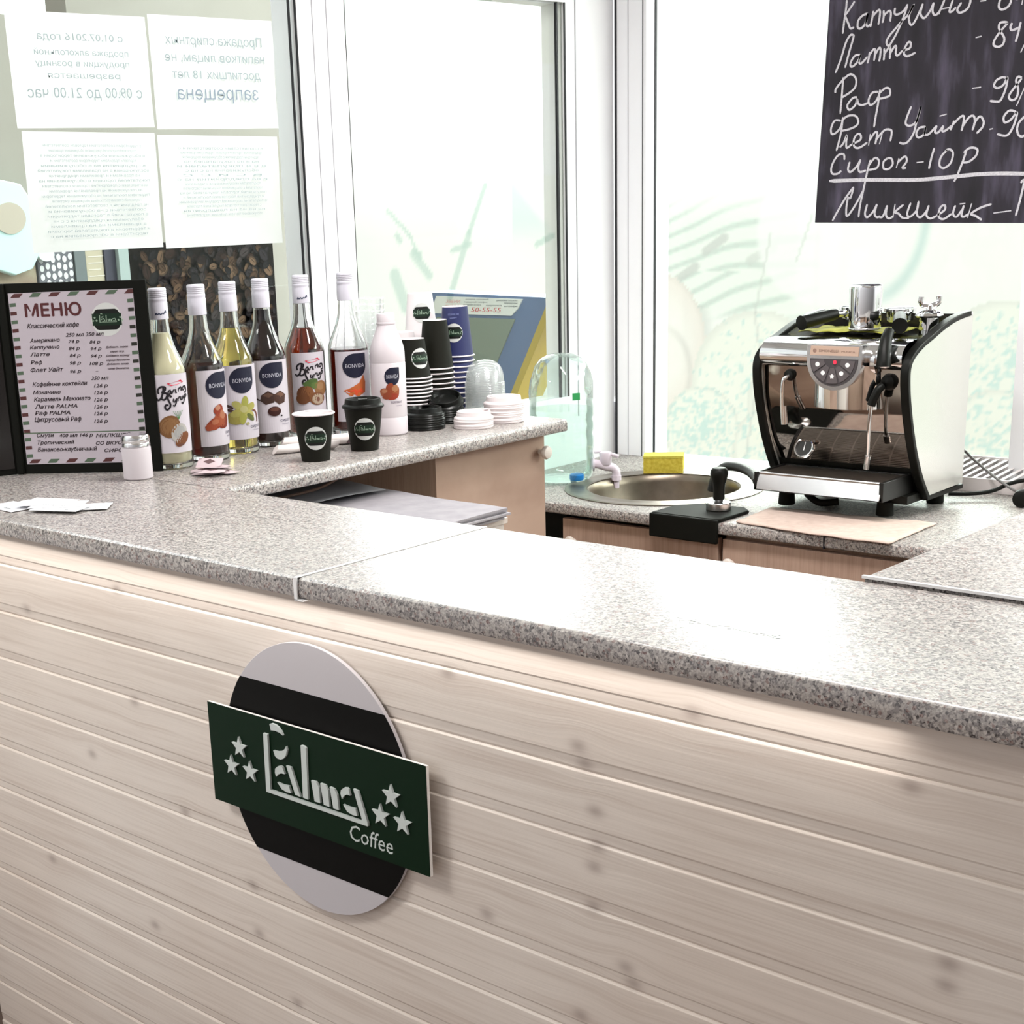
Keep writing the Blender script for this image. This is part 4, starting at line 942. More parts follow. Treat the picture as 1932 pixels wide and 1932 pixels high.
# white topping bottle
t = thing('topping_bottle', 'opaque white plastic topping bottle right of the syrup bottles', 'bottle', (-2.2483, 2.2713, 1.1003), face_cam(-2.2483, 2.2713))
TW = P('topping_white', srgb(214, 206, 211), .4)
obj('body', lathe([(0, 0), (.034, 0), (.037, .003), (.0375, .008), (.0375, .036), (.0368, .038), (.0375, .040), (.0375, .150), (.0368, .152), (.0372, .154), (.0368, .172), (.0355, .182), (.0315, .196), (.0265, .208), (.0235, .216), (.0205, .224), (.0195, .229), (0, .229)], 48), TW, t, smooth=True, auto=.5)
obj('cap', lathe([(0, .2292), (.0192, .2292), (.0202, .231), (.0202, .2335), (.0190, .2345), (.0188, .250), (.0175, .2525), (0, .2525)], 40), TW, t, smooth=True, auto=.5)
ink = Ink(lambda s, z, hh: ((.0376+hh)*math.cos(-PI/2+s/.0376), (.0376+hh)*math.sin(-PI/2+s/.0376), z), .0004, .0001)
bonvida(ink, .0085, .1245, .0165, .0185)
for i, (u, v, a, b, c) in enumerate([(.003, .104, .008, .007, (182, 84, 54)), (-.008, .092, .011, .010, (196, 112, 76)), (.012, .093, .012, .013, (190, 106, 66)), (.002, .094, .010, .010, (176, 84, 52)), (.008, .083, .013, .007, (186, 72, 50)), (-.004, .085, .010, .007, (176, 86, 56)), (.014, .100, .007, .007, (214, 148, 106)), (-.009, .095, .006, .004, (220, 150, 112))]): blob(ink, u, v, a, b, srgb(*c), .2, lump_=.1, seed=i)
ink.add(fit_text('топпинг', .003, .0685, .026, .0058, bold=.01), srgb(70, 54, 84)); ink.add(fit_text('карамель', .014, .0625, .014, .0024), srgb(130, 120, 140))
ink.build('label_print', t, LABELP)

# ---- paper cups
CUPK = P('cup_black', srgb(24, 24, 18), .55, spec=.2); CUPB = P('cup_blue', srgb(40, 46, 92), .45); CUPW = P('cup_white', srgb(238, 230, 232), .5)
def cup_wall(h, rt, rb, inv):
    w = .0006
    if inv: return lathe([(rt, .003), (rb, h), (rb-w, h), (rt-w, .003)], 44, closed=True)
    return lathe([(rb, 0), (rt, h-.002), (rt-w, h-.002), (rb-w, 0)], 44, closed=True)
def torus(R, r, z, n=44, m=10):
    return lathe([(R+r*math.cos(2*PI*k/m), z+r*.9*math.sin(2*PI*k/m)) for k in range(m)], n, closed=True)
def make_cup(name, label, mat, h, rt, rb, loc, inv, group=None, rz=0, emb=None, cat='cup', liner=True, words=False):
    t = thing(name, label, cat, loc, rz, group)
    obj('wall', cup_wall(h, rt, rb, inv), mat, t, smooth=True)
    obj('rim', torus(rt+.0012, .0019, .0019 if inv else h-.002), CUPW, t, smooth=True)
    if inv:
        obj('base', olathe([(rb-.0007, h-.0004), (rb-.0007, h+.0006), (rb-.0022, h+.0006), (rb-.0030, h-.006), (0, h-.006), (0, h-.0066), (rb-.0015, h-.0066)], 44), CUPW, t, smooth=True, auto=.5)
    else:
        if liner: obj('lining', olathe([(0, .006), (rb-.0012, .006), (rt-.0010, h-.0025)], 44), CUPW, t, smooth=True, auto=.5)
    if emb:
        z0, R, off = emb
        def mp(u, v, hh):
            k = (z0+v)/h; rr = (rt+(rb-rt)*k if inv else rb+(rt-rb)*k)+.0005+hh; a = -PI/2+off+u/rr
            return (rr*math.cos(a), rr*math.sin(a), z0+v)
        ink = Ink(mp, .0003, .00014); emblem_ink(ink, 0, 0, R)
        if words: ink.add(fit_text('COFFEE ME', -.013, R+.018, .026, .0042), srgb(126, 134, 178)); ink.add(fit_text('HAPPY', -.008, R+.010, .016, .0042), srgb(126, 134, 178))
        ink.build('emblem', t)
    return t
x, y = -2.1341, 1.9467
make_cup('paper_cup', 'open black paper cup with a round badge, near the worktop edge', CUPK, .092, .0385, .0275, (x, y, 1.1003), False, None, face_cam(x, y), (.046, .0225, .06))
x, y = -2.1416, 2.0882
t = make_cup('paper_cup', 'black paper cup with a black lid, right of the open cup', CUPK, .088, .0385, .0275, (x, y, 1.1003), False, None, face_cam(x, y), (.045, .0222, .05))
LIDP = [(.0, .0075), (.024, .0078), (.0275, .0085), (.0302, .0135), (.0318, .0185), (.0335, .0188), (.0355, .018), (.0368, .009), (.0385, .0075), (.0412, .006), (.0424, .0035), (.0420, .001), (.0408, 0), (.0400, .0016), (.0396, .003), (.037, .005), (.035, .008), (.033, .017), (.0315, .0172), (.0295, .012), (.027, .0072), (.0, .0062)]
def lid_vf(prof=LIDP): return lathe(prof, 44)
lm = obj('lid', lid_vf(), BLACK, t, smooth=True, auto=.5); lm.location = (0, 0, .0835)
obj('sip_tab', box(-.009, .009, -.034, -.020, .0190, .0205), BLACK, lm, bevel=.0006)

def cup_stack(x, y, mat, h, rt, rb, n, sp, name, base_label, group, emb=None, topmat=None, words=False, toplabel=None):
    """upside-down cups, every one its own thing"""
    a = face_cam(x, y)
    first = make_cup(name, base_label % 'lowest', mat, h, rt, rb, (x, y, 1.1003), True, group, a)
    ordn = ['lowest', 'second', 'third', 'fourth', 'fifth', 'sixth', 'seventh', 'eighth', 'ninth', 'tenth', 'eleventh', 'twelfth', 'thirteenth', 'fourteenth', 'fifteenth', 'sixteenth', 'seventeenth']
    for k in range(1, n-1):
        dup(first, (x, y, 1.1003+k*sp), a, base_label % (ordn[k]+' from below'), group)
    make_cup(name, toplabel or base_label % 'topmost', topmat or mat, h, rt, rb, (x, y, 1.1003+(n-1)*sp), True, group, a, emb, words=words)
cup_stack(-2.3256, 2.4307, CUPK, .086, .0385, .0270, 13, .0082, 'paper_cup', 'black paper cup, %s in the short stack behind the topping bottle', 'short stack of black cups', (.045, .022, .55))
cup_stack(-2.3370, 2.5180, CUPK, .108, .0390, .0275, 11, .0110, 'paper_cup', 'black paper cup, %s in the tall plain black stack', 'tall stack of black cups')
cup_stack(-2.3480, 2.5990, CUPB, .112, .0395, .0290, 12, .0118, 'paper_cup', 'dark blue paper cup, %s in the blue stack', 'stack of blue cups', (.055, .021, -.12), None, True, 'topmost dark blue paper cup, badge and small words on its side')
cup_stack(-2.4330, 2.5740, CUPB, .108, .0395, .0285, 16, .0110, 'paper_cup', 'blue paper cup, %s in the rear stack behind the tall black cups', 'rear stack with a white cup on top', (.065, .022, .1), CUPW, False, 'white paper cup with a badge, on top of the rear stack')
cup_stack(-2.4110, 2.4880, CUPW, .086, .0385, .0270, 14, .0082, 'paper_cup', 'white paper cup, %s in the stack behind the short black cups', 'stack of white cups')
# clear plastic cups, nested upright
x, y = -2.4802, 2.4516
first = None
for k in range(12):
    lab_ = 'clear plastic cup, %s in the nested see-through stack behind the bottles' % ['lowest', 'second from below', 'third from below', 'fourth from below', 'fifth from below', 'sixth from below', 'seventh from below', 'eighth from below', 'fourth from the top', 'third from the top', 'second from the top', 'topmost'][k]
    if first is None:
        first = thing('plastic_cup', lab_, 'cup', (x, y, 1.1003), 0, 'stack of clear cups')
        obj('wall', olathe([(.0, .001), (.024, .001), (.0265, .004), (.0355, .118), (.0365, .120)], 40), CLEARP, first, smooth=True)
        obj('rim', torus(.0368, .0013, .1205, 40, 8), CLEARP, first, smooth=True)
    else: dup(first, (x, y, 1.1003+k*.0135), 0, lab_)
# ---- lids
def lid_stack(x, y, mat, n, sp, colour, where, group, tilt_top=None, s=1.0):
    first = None; ordn = ['lowest', 'second', 'third', 'fourth', 'fifth', 'sixth', 'seventh', 'eighth', 'ninth', 'tenth', 'eleventh']
    for k in range(n):
        lb = '%s cup lid, %s in the %s' % (colour, 'topmost' if k == n-1 else ('lowest' if k == 0 else ordn[k]+' from below'), where)
        if first is None:
            first = thing('cup_cover', lb, 'lid', (x, y, 1.1003), face_cam(x, y), group)
            o = obj('shell', lid_vf(), mat, first, smooth=True, auto=.5); o.scale = (s, s, 1)
            obj('sip_tab', box(-.008, .008, -.033*s, -.022*s, .0190, .0200), mat, first, bevel=.0005)
        else:
            r = dup(first, (x+.0006*math.sin(k*2), y+.0006*math.cos(k*3), 1.1003+k*sp), face_cam(x, y)+k*.5, lb)
            if tilt_top and k == n-1: r.rotation_euler = (tilt_top[0], tilt_top[1], 0); r.location.z += .009
LIDB = P('lid_black', srgb(14, 16, 14), .3, spec=.35); LIDW = P('lid_white', srgb(222, 213, 214), .42)
lid_stack(-2.2355, 2.3655, LIDB, 7, .0046, 'black', 'front black stack', 'front stack of black lids', s=1.06)
lid_stack(-2.2620, 2.4620, LIDB, 8, .0046, 'black', 'rear black stack', 'rear stack of black lids', (.30, .22), s=1.0)
lid_stack(-2.1481, 2.4264, LIDW, 5, .0044, 'white', 'low white stack', 'low stack of white lids', s=1.02)
lid_stack(-2.1480, 2.5290, LIDW, 10, .0042, 'white', 'taller white stack by the worktop corner', 'taller stack of white lids', s=1.06)
first = None
for k in range(14):
    x, y = -2.2420, 2.5750
    lb = 'clear domed lid, %s in the see-through stack behind the white lids' % ['lowest', 'second from below', 'third from below', 'fourth from below', 'fifth from below', 'sixth from below', 'seventh from below', 'eighth from below', 'ninth from below', 'fifth from the top', 'fourth from the top', 'third from the top', 'second from the top', 'topmost'][k]
    if first is None:
        first = thing('dome_cover', lb, 'lid', (x, y, 1.1003), 0, 'stack of clear domed lids')
        obj('dome', olathe([(.0445, 0), (.0455, .0012), (.0455, .004), (.0435, .006), (.0430, .018), (.0405, .030), (.0350, .041), (.0260, .049), (.0140, .0535), (.0, .0545)], 40), CLEARP, first, smooth=True)
        obj('rim', torus(.0450, .0011, .0012, 40, 8), CLEARP, first, smooth=True)
    else: dup(first, (x, y, 1.1003+k*.0056), 0, lb)

# ================================================================== THINGS ON THE BACK COUNTER
# water bottle with a tap
x, y = -2.4477, 3.1134
t = thing('water_bottle', 'big clear greenish water bottle with a white tap, beside the sink', 'bottle', (x, y, .8545), .775)
pr3 = []
BW = [(0, .004), (.060, .004), (.070, .001), (.078, .006), (.0825, .018), (.083, .060), (.0815, .075), (.0835, .085), (.0835, .112), (.0805, .122), (.0835, .132), (.0835, .150), (.0805, .160), (.0838, .170), (.0840, .195), (.0815, .204), (.0838, .214), (.0838, .232), (.0815, .256), (.0755, .280), (.0660, .302), (.0530, .318), (.0360, .327), (.0180, .3305), (0, .331)]
V, F = olathe(BW, 64)
V2 = []
for px_, py_, pz_ in V:
    a = math.atan2(py_, px_); rr = math.hypot(px_, py_); k = sst(.20, .25, pz_)*(1-sst(.318, .33, pz_))
    s_ = 1+.030*k*math.sin(9*a+pz_*55)
    V2.append((px_*s_, py_*s_, pz_))
obj('body', (V2, F), thin('pet_plastic', (.90, .96, .945), .05, .04, fres=.75, haze=.03), t, smooth=True, auto=1.2)
obj('water', lathe([(0, .006), (.058, .006), (.070, .006), (.0795, .018), (.081, .060), (.0795, .075), (.0812, .09), (.0812, .110), (.0785, .122), (.0812, .134), (.0812, .150), (.079, .160), (.0812, .170), (.0812, .188), (0, .188)], 48), thin('water', (.90, .945, .925), .01, .0, fres=.3), t, smooth=True)
obj('blue_stopper', lathe([(0, 0), (.017, 0), (.019, .003), (.019, .014), (.015, .017), (0, .017)], 20, c=(.032, -.058, .0065)), P('stopper_blue', srgb(30, 130, 210), .35), t, smooth=True)
obj('green_tag', rbox((.03, -.079, .226), ((1, .3, 0), (.3, -1, 0), (0, 0, 1)), (.010, .0012, .009)), P('tag_green', srgb(52, 160, 92), .5), t)
TAPW = P('tap_white', srgb(226, 214, 226), .35)
tp = obj('tap', tube([(.080, 0, .037), (.090, 0, .037), (.104, 0, .033), (.118, 0, .028), (.131, 0, .026), (.141, 0, .018), (.144, 0, .006), (.144, 0, -.002)], .0115, 14), TAPW, t, smooth=True)
obj('flange', tube([(.0795, 0, .037), (.085, 0, .037)], .019, 20, 0), TAPW, tp, smooth=True)
obj('nozzle', join(lathe([(0, -.009), (.0135, -.009), (.0135, .004), (.0, .004)], 8, c=(.144, 0, 0)), lathe([(0, -.030), (.008, -.030), (.0085, -.009), (0, -.009)], 16, c=(.144, 0, 0))), TAPW, tp, smooth=True)
obj('handle', join(lathe([(0, .036), (.0125, .036), (.0155, .040), (.0165, .068), (.0155, .071), (0, .071)], 20, c=(.1155, 0, -.004)), tube([(.088, .012, .066), (.106, .004, .068)], .0034, 8, 0), tube([(.124, -.004, .064), (.143, -.012, .058), (.148, -.014, .056)], [.0038, .0058], 8, 0)), TAPW, tp, smooth=True)
# sponge
t = thing('sponge', 'yellow washing sponge on the far rim of the sink', 'sponge', (-2.289, 3.352, .8530), .55)
def puffy(sx, sy, sz, n=10, amp=.03, seed=1):
    bm = bmesh.new(); bmesh.ops.create_cube(bm, size=2); bmesh.ops.subdivide_edges(bm, edges=bm.edges[:], cuts=n, use_grid_fill=True)
    V = []
    for v in bm.verts:
        c = v.co; q = .86+.14/max(1e-6, (abs(c.x)**6+abs(c.y)**6+abs(c.z)**6)**(1/6))
        d = 1+amp*noise.noise(c*2.3+Vector((seed, 0, 0)))-.05*(1-abs(c.x))*0
        V.append((c.x*q*d*sx, c.y*q*d*sy, (c.z*q+1)*sz*(1+amp*.6*noise.noise(c*3))))
    F = [tuple(v.index for v in f.verts) for f in bm.faces]; bm.free(); return V, F
SPG = noisy('sponge_yellow', srgb(182, 160, 48), srgb(208, 190, 76), 120, .9)
obj('pad', puffy(.053, .034, .020), SPG, t, smooth=True)
obj('scouring_layer', puffy(.0535, .0345, .0035, 8, .02, 4), noisy('scour', srgb(206, 196, 84), srgb(186, 172, 66), 200, .95), t, smooth=True).location = (0, 0, .0395)
# tamping mat + tamper
t = thing('tamping_mat', 'black rubber corner mat hooked over the front edge of the back worktop', 'mat', (-1.89, 2.93, .8503), 0)
mp_ = lambda u, v, hh: (u, v, hh)
obj('top_pad', prism([(-.095, -.073), (.078, -.073), (.088, -.066), (.088, .055), (.06, .082), (-.055, .072), (-.095, .02)], mp_, .0003, .008), BLACKM, t, bevel=.003)
obj('front_lip', box(-.095, .088, -.0825, -.0725, -.048, .007), BLACKM, t, bevel=.003)
t = thing('tamper', 'coffee tamper with a black handle and steel foot on the black mat', 'tamper', (-1.865, 2.955, .8590), 0)
obj('foot', lathe([(0, 0), (.0275, 0), (.0290, .0015), (.0290, .016), (.0275, .0185), (.017, .021), (.0125, .024), (0, .024)], 36), CHROME2, t, smooth=True, auto=.5)
obj('handle', lathe([(0, .0242), (.0125, .0242), (.0135, .028), (.0130, .045), (.0142, .060), (.0185, .074), (.0205, .083), (.0195, .092), (.0150, .0975), (.007, .099), (0, .099)], 32), BLACK, t, smooth=True)
# towel
V, F = [], []
cs = [(-1.772, 2.880), (-1.392, 2.850), (-1.400, 3.085), (-1.790, 3.065)]
nu, nv = 26, 14
for j in range(nv+1):
    for i in range(nu+1):
        u, v = i/nu, j/nv
        px_ = (1-v)*((1-u)*cs[0][0]+u*cs[1][0])+v*((1-u)*cs[3][0]+u*cs[2][0]); py_ = (1-v)*((1-u)*cs[0][1]+u*cs[1][1])+v*((1-u)*cs[3][1]+u*cs[2][1])
        V.append((px_+.004*nz(u, v, 6, 2), py_+.008*nz(u, v, 5, 1)-.010*math.sin(u*PI)*(1-v), .8535+.0012*(1+nz(u, v, 7, 4))))
F = [(j*(nu+1)+i, j*(nu+1)+i+1, (j+1)*(nu+1)+i+1, (j+1)*(nu+1)+i) for j in range(nv) for i in range(nu)]
o = tag(obj('towel', (V, F), noisy('towel_cloth', srgb(192, 170, 159), srgb(206, 186, 175), 60, .95), None, smooth=True), 'folded pinkish beige cloth under the front feet of the espresso machine', 'towel')
md = o.modifiers.new('thick', 'SOLIDIFY'); md.thickness = .0028
# slotted grille
t = thing('slotted_grille', 'white slotted plastic grille behind the espresso machine', 'grille', (-1.45, 3.55, .8503), 0)
GRW = P('grille_white', srgb(236, 228, 228), .4)
sl = []
for k in range(30):
    u = -.30+k*.0225; sl.append(rbox((u, -.006, .049), ((.42, 1, .34), (1, -.42, 0), (0, -.34, 1)), (.060, .0052, .0005)))
obj('slats', join(*sl), GRW, t)
obj('tray', join(box(-.31, .36, -.064, -.056, 0, .0330), box(-.31, .36, .038, .0435, 0, .068)), GRW, t)
tag(obj('cable', tube([(-1.60, 3.47, .90), (-1.575, 3.50, .925), (-1.548, 3.52, .944), (-1.51, 3.51, .923), (-1.46, 3.48, .902), (-1.41, 3.44, .888), (-1.36, 3.40, .878), (-1.31, 3.375, .868)], .0032, 8), P('grey_cable', srgb(96, 88, 88), .5), None, smooth=True), 'thin grey cable looping up behind the espresso machine', 'cable')
obj('tray_floor', box(-.305, .355, -.055, .037, 0, .003), DARKG, t)
tag(obj('cable', tube([(-1.50, 3.36, .865), (-1.46, 3.39, .864), (-1.425, 3.425, .868), (-1.395, 3.455, .884), (-1.37, 3.48, .890)], .0048, 8), BLACK, None, smooth=True), 'black cable from the back of the espresso machine to the grille', 'cable')
t = thing('plug_adapter', 'round dark plug at the right edge, in front of the white grille', 'plug', (-1.328, 3.360, .8505), .3)
obj('housing', lathe([(0, -.012), (.017, -.012), (.020, -.008), (.020, .010), (.016, .013), (0, .013)], 24), BLACK, t, smooth=True).rotation_euler = (PI/2, 0, 0)
t.children[0].location = (0, 0, .0202)
# drain hose
tag(obj('drain_hose', tube([(-1.848, 3.095, .905), (-1.868, 3.12, .908), (-1.905, 3.155, .913), (-1.955, 3.19, .915), (-2.005, 3.215, .910), (-2.035, 3.228, .896), (-2.052, 3.232, .875), (-2.06, 3.23, .84)], .0115, 12), P('hose_black', srgb(24, 26, 26), .45), None, smooth=True), 'ribbed black hose arching from the espresso machine into the sink', 'hose')

# ================================================================== ESPRESSO MACHINE
XL, XR = -1.836, -1.462
em = thing('espresso_machine', 'chrome espresso machine with black edged side panels on the back worktop', 'coffee machine', (0, 0, 0))
SP = [(3.172, .890), (3.350, .893), (3.352, 1.284), (3.270, 1.277), (3.205, 1.263), (3.150, 1.246), (3.105, 1.232), (3.068, 1.214), (3.050, 1.195), (3.046, 1.168), (3.054, 1.120), (3.073, 1.060), (3.098, 1.000), (3.132, .940)]
sidep = lambda x: (lambda u, v, hh: (x+hh, u, v))
SIDE = P('side_satin', (.80, .81, .77), .22, .75)
cy_, cz_ = 3.21, 1.09
def inset(poly, d):
    return [(p[0]+(cy_-p[0])*d, p[1]+(cz_-p[1])*d) for p in poly]
def smoothp(poly):
    q = smooth_pts([(a, b, 0) for a, b in poly[2:]+poly[:1]], 4); return [poly[1]]+[(p.x, p.y) for p in q]
SPS = smoothp(SP)
for xs, s in ((XR-.016, 1), (XL, -1)):
    obj('side_panel', prism(inset(SPS, .02), sidep(xs), .001, .0150), SIDE, em)
    tr = []
    path = [(xs+.008, p[0], p[1]) for p in SPS[2:]]
    path = [Vector(p) for p in path]
    V, F = [], []
    for i, p in enumerate(path):
        d = (path[min(i+1, len(path)-1)]-path[max(i-1, 0)]).normalized(); nrm = Vector((0, d.z, -d.y))
        # flat black band that follows the edge of the panel
        for a, b in ((-.0095, -.004), (.0095, -.004), (.0095, .008), (-.0095, .008)):
            V.append(p+Vector((a, 0, 0))+nrm*(-b))
    for i in range(len(path)-1):
        for k in range(4): F.append((4*i+k, 4*i+(k+1) % 4, 4*i+4+(k+1) % 4, 4*i+4+k))
    F += [(0, 1, 2, 3), tuple(4*(len(path)-1)+k for k in range(4))]
    obj('edge_trim', (V, F), BLACK, em, bevel=.002)
    obj('side_foot_rail', box(xs, xs+.016, 3.17, 3.35, .884, .8935), BLACK, em)
# mirror front plate
fpz = [(3.150, .945), (3.112, 1.005), (3.088, 1.060), (3.069, 1.120), (3.062, 1.182)]
V, F = [], []; ps = smooth_pts([(0, a, b) for a, b in fpz], 5)
for p in ps: V += [(XL+.016, p.y, p.z), (XR-.016, p.y, p.z)]
F = [(2*i, 2*i+1, 2*i+3, 2*i+2) for i in range(len(ps)-1)]
obj('front_plate', (V, F), MIRROR, em, smooth=True)
obj('body_shell', prism([(3.165, .90), (3.345, .90), (3.345, 1.245), (3.12, 1.222), (3.075, 1.19), (3.10, 1.06)], sidep(XL+.016), 0, XR-XL-.032), BLACK, em)
# rolled chrome brow
bp_ = [(3.066, 1.180), (3.052, 1.186), (3.044, 1.198), (3.043, 1.212), (3.050, 1.225), (3.062, 1.234), (3.080, 1.240), (3.110, 1.243)]
V = []; ps = smooth_pts([(0, a, b) for a, b in bp_], 4)
for p in ps: V += [(XL+.016, p.y, p.z), (XR-.016, p.y, p.z)]
obj('chrome_brow', (V, [(2*i, 2*i+1, 2*i+3, 2*i+2) for i in range(len(ps)-1)]), CHROME, em, smooth=True)
# top deck with a low back rail
obj('top_deck', join(box(XL+.016, XR-.016, 3.11, 3.35, 1.236, 1.2425), box(XL+.016, XR-.016, 3.335, 3.352, 1.2425, 1.279)), P('deck_black', srgb(26, 24, 20), .12), em)
# group and control panel
gx = -1.612
def dome(cx, r, yb, z0, z1, n=28, k=1.0):
    V, F = [], []
    for z, rr in ((z0, r*.99), (z0+.002, r), (z1, r*1.02)):
        for i in range(n+1):
            a = PI+PI*i/n; V.append((cx+rr*math.cos(a), yb+rr*.62*math.sin(a)*k, z))
    for j in range(2):
        for i in range(n): F.append((j*(n+1)+i, j*(n+1)+i+1, (j+1)*(n+1)+i+1, (j+1)*(n+1)+i))
    F.append(tuple(range(n+1))); return V, F
obj('group_head', dome(gx, .080, 3.075, 1.095, 1.19), CHROME, em, smooth=True, auto=.6)
cpx, cpy = -1.622, 3.020
cpm = lambda u, v, hh: (cpx+u, cpy-hh+ .022*(v-1.19)*-1*0, v)
def dshape(w, zt, zb, n=24):
    return [(w*math.cos(PI+PI*i/n), zt-(zt-zb)*math.sin(PI*i/n)**.92) for i in range(n+1)]
ct = obj('control_bezel', prism([(.0655, 1.236), (-.0655, 1.236)]+[(u, v) for u, v in dshape(.0655, 1.206, 1.137)], cpm, -.05, 0), CHROME2, em, bevel=.004)
obj('keypad', prism(dshape(.0565, 1.2055, 1.146), cpm, .0003, .0015), P('keypad_dark', srgb(70, 66, 68), .4), ct)
obj('name_plate', prism([(-.0575, 1.2125), (.0575, 1.2125), (.0585, 1.2325), (-.0555, 1.2325)], cpm, .0003, .0016), P('name_plate', srgb(206, 178, 160), .4, .3), ct)
ink = Ink(cpm, .0018, .0001); ink.add(fit_text('SIMONELLI', -.036, 1.2195, .046, .0055, bold=.02), srgb(96, 70, 62)); ink.add(fit_text('MUSICA', .018, 1.2195, .032, .0036), srgb(120, 92, 82)); ink.poly(circ(-.046, 1.2222, .0045, n=16), srgb(150, 120, 108)); ink.build('lettering', ct)
KD = P('key_dark', srgb(92, 86, 88), .35); KW = P('key_mark', srgb(240, 240, 240), .5)
kc = (-.002, 1.2045)
for i in range(5):
    a0 = PI+ i*PI/5+.05; a1 = PI+(i+1)*PI/5-.05
    pl_ = []
    for q in range(6):
        a = a0+(a1-a0)*q/5; pl_.append((kc[0]+.0525*math.cos(a), kc[1]+.0515*math.sin(a)*1.02))
    for q in range(4):
        a = a1-(a1-a0)*q/3; pl_.append((kc[0]+.020*math.cos(a), kc[1]+.019*math.sin(a)))
    kk = obj('key', prism(pl_, cpm, .0016, .0030), KD, ct)
    am = (a0+a1)/2; mu, mv = kc[0]+.0375*math.cos(am), kc[1]+.0365*math.sin(am)
    obj('key_mark', prism(circ(mu, mv, .0052, .0050, 14) if i != 2 else star(mu, mv, .006, .6), cpm, .0031, .0034), KW, kk)
led = obj('red_led', prism(circ(.004, 1.1985, .0042, n=16), cpm, .0031, .0036), P('led_red', srgb(230, 40, 60), .3), ct)
led.data.materials[0].node_tree.nodes['Principled BSDF'].inputs['Emission Color'].default_value = (1, .04, .08, 1); led.data.materials[0].node_tree.nodes['Principled BSDF'].inputs['Emission Strength'].default_value = .7
# collar joint of the brow
obj('collar', tube([(-1.549, 3.075, 1.2), (-1.538, 3.075, 1.2)], .036, 28, 0), CHROME, em, smooth=True, auto=.6)
# steam and water wands
kb = obj('wand_joint', lathe([(0, 0), (.013, 0), (.014, .004), (.011, .014), (0, .016)], 24), BLACK, em, smooth=True); kb.location = (-1.752, 3.068, 1.162); kb.rotation_euler = (PI/2, 0, 0)
obj('water_wand', tube([(-1.750, 3.058, 1.160), (-1.752, 3.046, 1.158), (-1.757, 3.040, 1.148), (-1.757, 3.040, 1.10), (-1.755, 3.044, 1.052)], .0045, 10), CHROME, em, smooth=True)
obj('wand_tip', tube([(-1.7545, 3.044, 1.094), (-1.752, 3.046, 1.052)], .0065, 12, 0), CHROME2, em, smooth=True)
kb = obj('wand_joint', lathe([(0, 0), (.018, 0), (.0185, .005), (.015, .016), (.006, .021), (0, .0215)], 28), BLACK, em, smooth=True); kb.location = (-1.513, 3.068, 1.156); kb.rotation_euler = (PI/2, 0, 0)
obj('wand_grip', tube([(-1.518, 3.045, 1.150), (-1.526, 3.036, 1.138), (-1.537, 3.032, 1.108)], [.0085, .0095], 14), BLACK, em, smooth=True)
obj('steam_wand', tube([(-1.537, 3.033, 1.110), (-1.546, 3.045, 1.06), (-1.556, 3.065, 1.00), (-1.562, 3.072, .968)], .0042, 10), CHROME, em, smooth=True)
obj('wand_tip', tube([(-1.5565, 3.068, .992), (-1.563, 3.074, .962)], .0075, 12, 0), CHROME2, em, smooth=True)
# pressure gauge
gq = Matrix.Translation((-1.7345, 3.108, .990)) @ Matrix.Rotation(PI/2-.45, 4, 'X')
g = obj('gauge', lathe([(.0190, -.004), (.0245, -.002), (.0255, .003), (.0230, .007), (.0205, .0065), (.0195, .002)], 40), CHROME, em, smooth=True); g.matrix_local = gq
obj('dial', lathe([(0, .0022), (.0198, .0022), (.0198, .001), (0, .001)], 36), P('dial_dark', srgb(44, 42, 40), .3), g)
obj('needle', prism([(-.0012, -.006), (.0012, -.006), (.0005, .014), (-.0005, .014)], lambda u, v, hh: (u, v, hh), .0026, .0034), KW, g)
# drip tray
TB = P('tray_black', srgb(20, 20, 19), .35)
dt = obj('drip_tray', join(box(-1.808, -1.492, 3.012, 3.16, .902, .912), box(-1.808, -1.800, 3.012, 3.17, .902, .944), box(-1.500, -1.490, 3.012, 3.17, .902, .945), box(-1.808, -1.492, 3.140, 3.17, .902, .944)), TB, em, bevel=.001)
obj('tray_front', prism([(-1.800, .905), (-1.497, .905), (-1.494, .944), (-1.803, .944)], lambda u, v, hh: (u, 3.012-hh+(v-.905)*.30, v), 0, .004), CHROME2, dt, bevel=.001)
gr_ = []
for k in range(30): gr_.append(box(-1.799, -1.500, 3.018+k*.0041, 3.0205+k*.0041, .938, .9415))
for k in range(7): gr_.append(box(-1.799+k*.0488, -1.7955+k*.0488, 3.018, 3.14, .9375, .941))
obj('grate', join(*gr_), P('grate_steel', (.42, .37, .33), .3, 1), dt)
obj('chassis', box(XL+.014, XR-.014, 3.10, 3.345, .884, .902), BLACK, em)
for fx, fy in ((-1.775, 3.105), (-1.527, 3.100), (-1.775, 3.315), (-1.512, 3.318)):
    fz = .8562 if fy < 3.2 else .8503
    obj('foot', lathe([(0, fz), (.0185, fz), (.0195, fz+.003), (.0175, .887), (0, .887)], 28, c=(fx, fy, 0)), BLACKM, em, smooth=True, auto=.5)
obj('hose_stub', tube([(-1.72, 3.10, .886), (-1.68, 3.085, .872), (-1.64, 3.10, .876)], .008, 10), BLACKM, em, smooth=True)
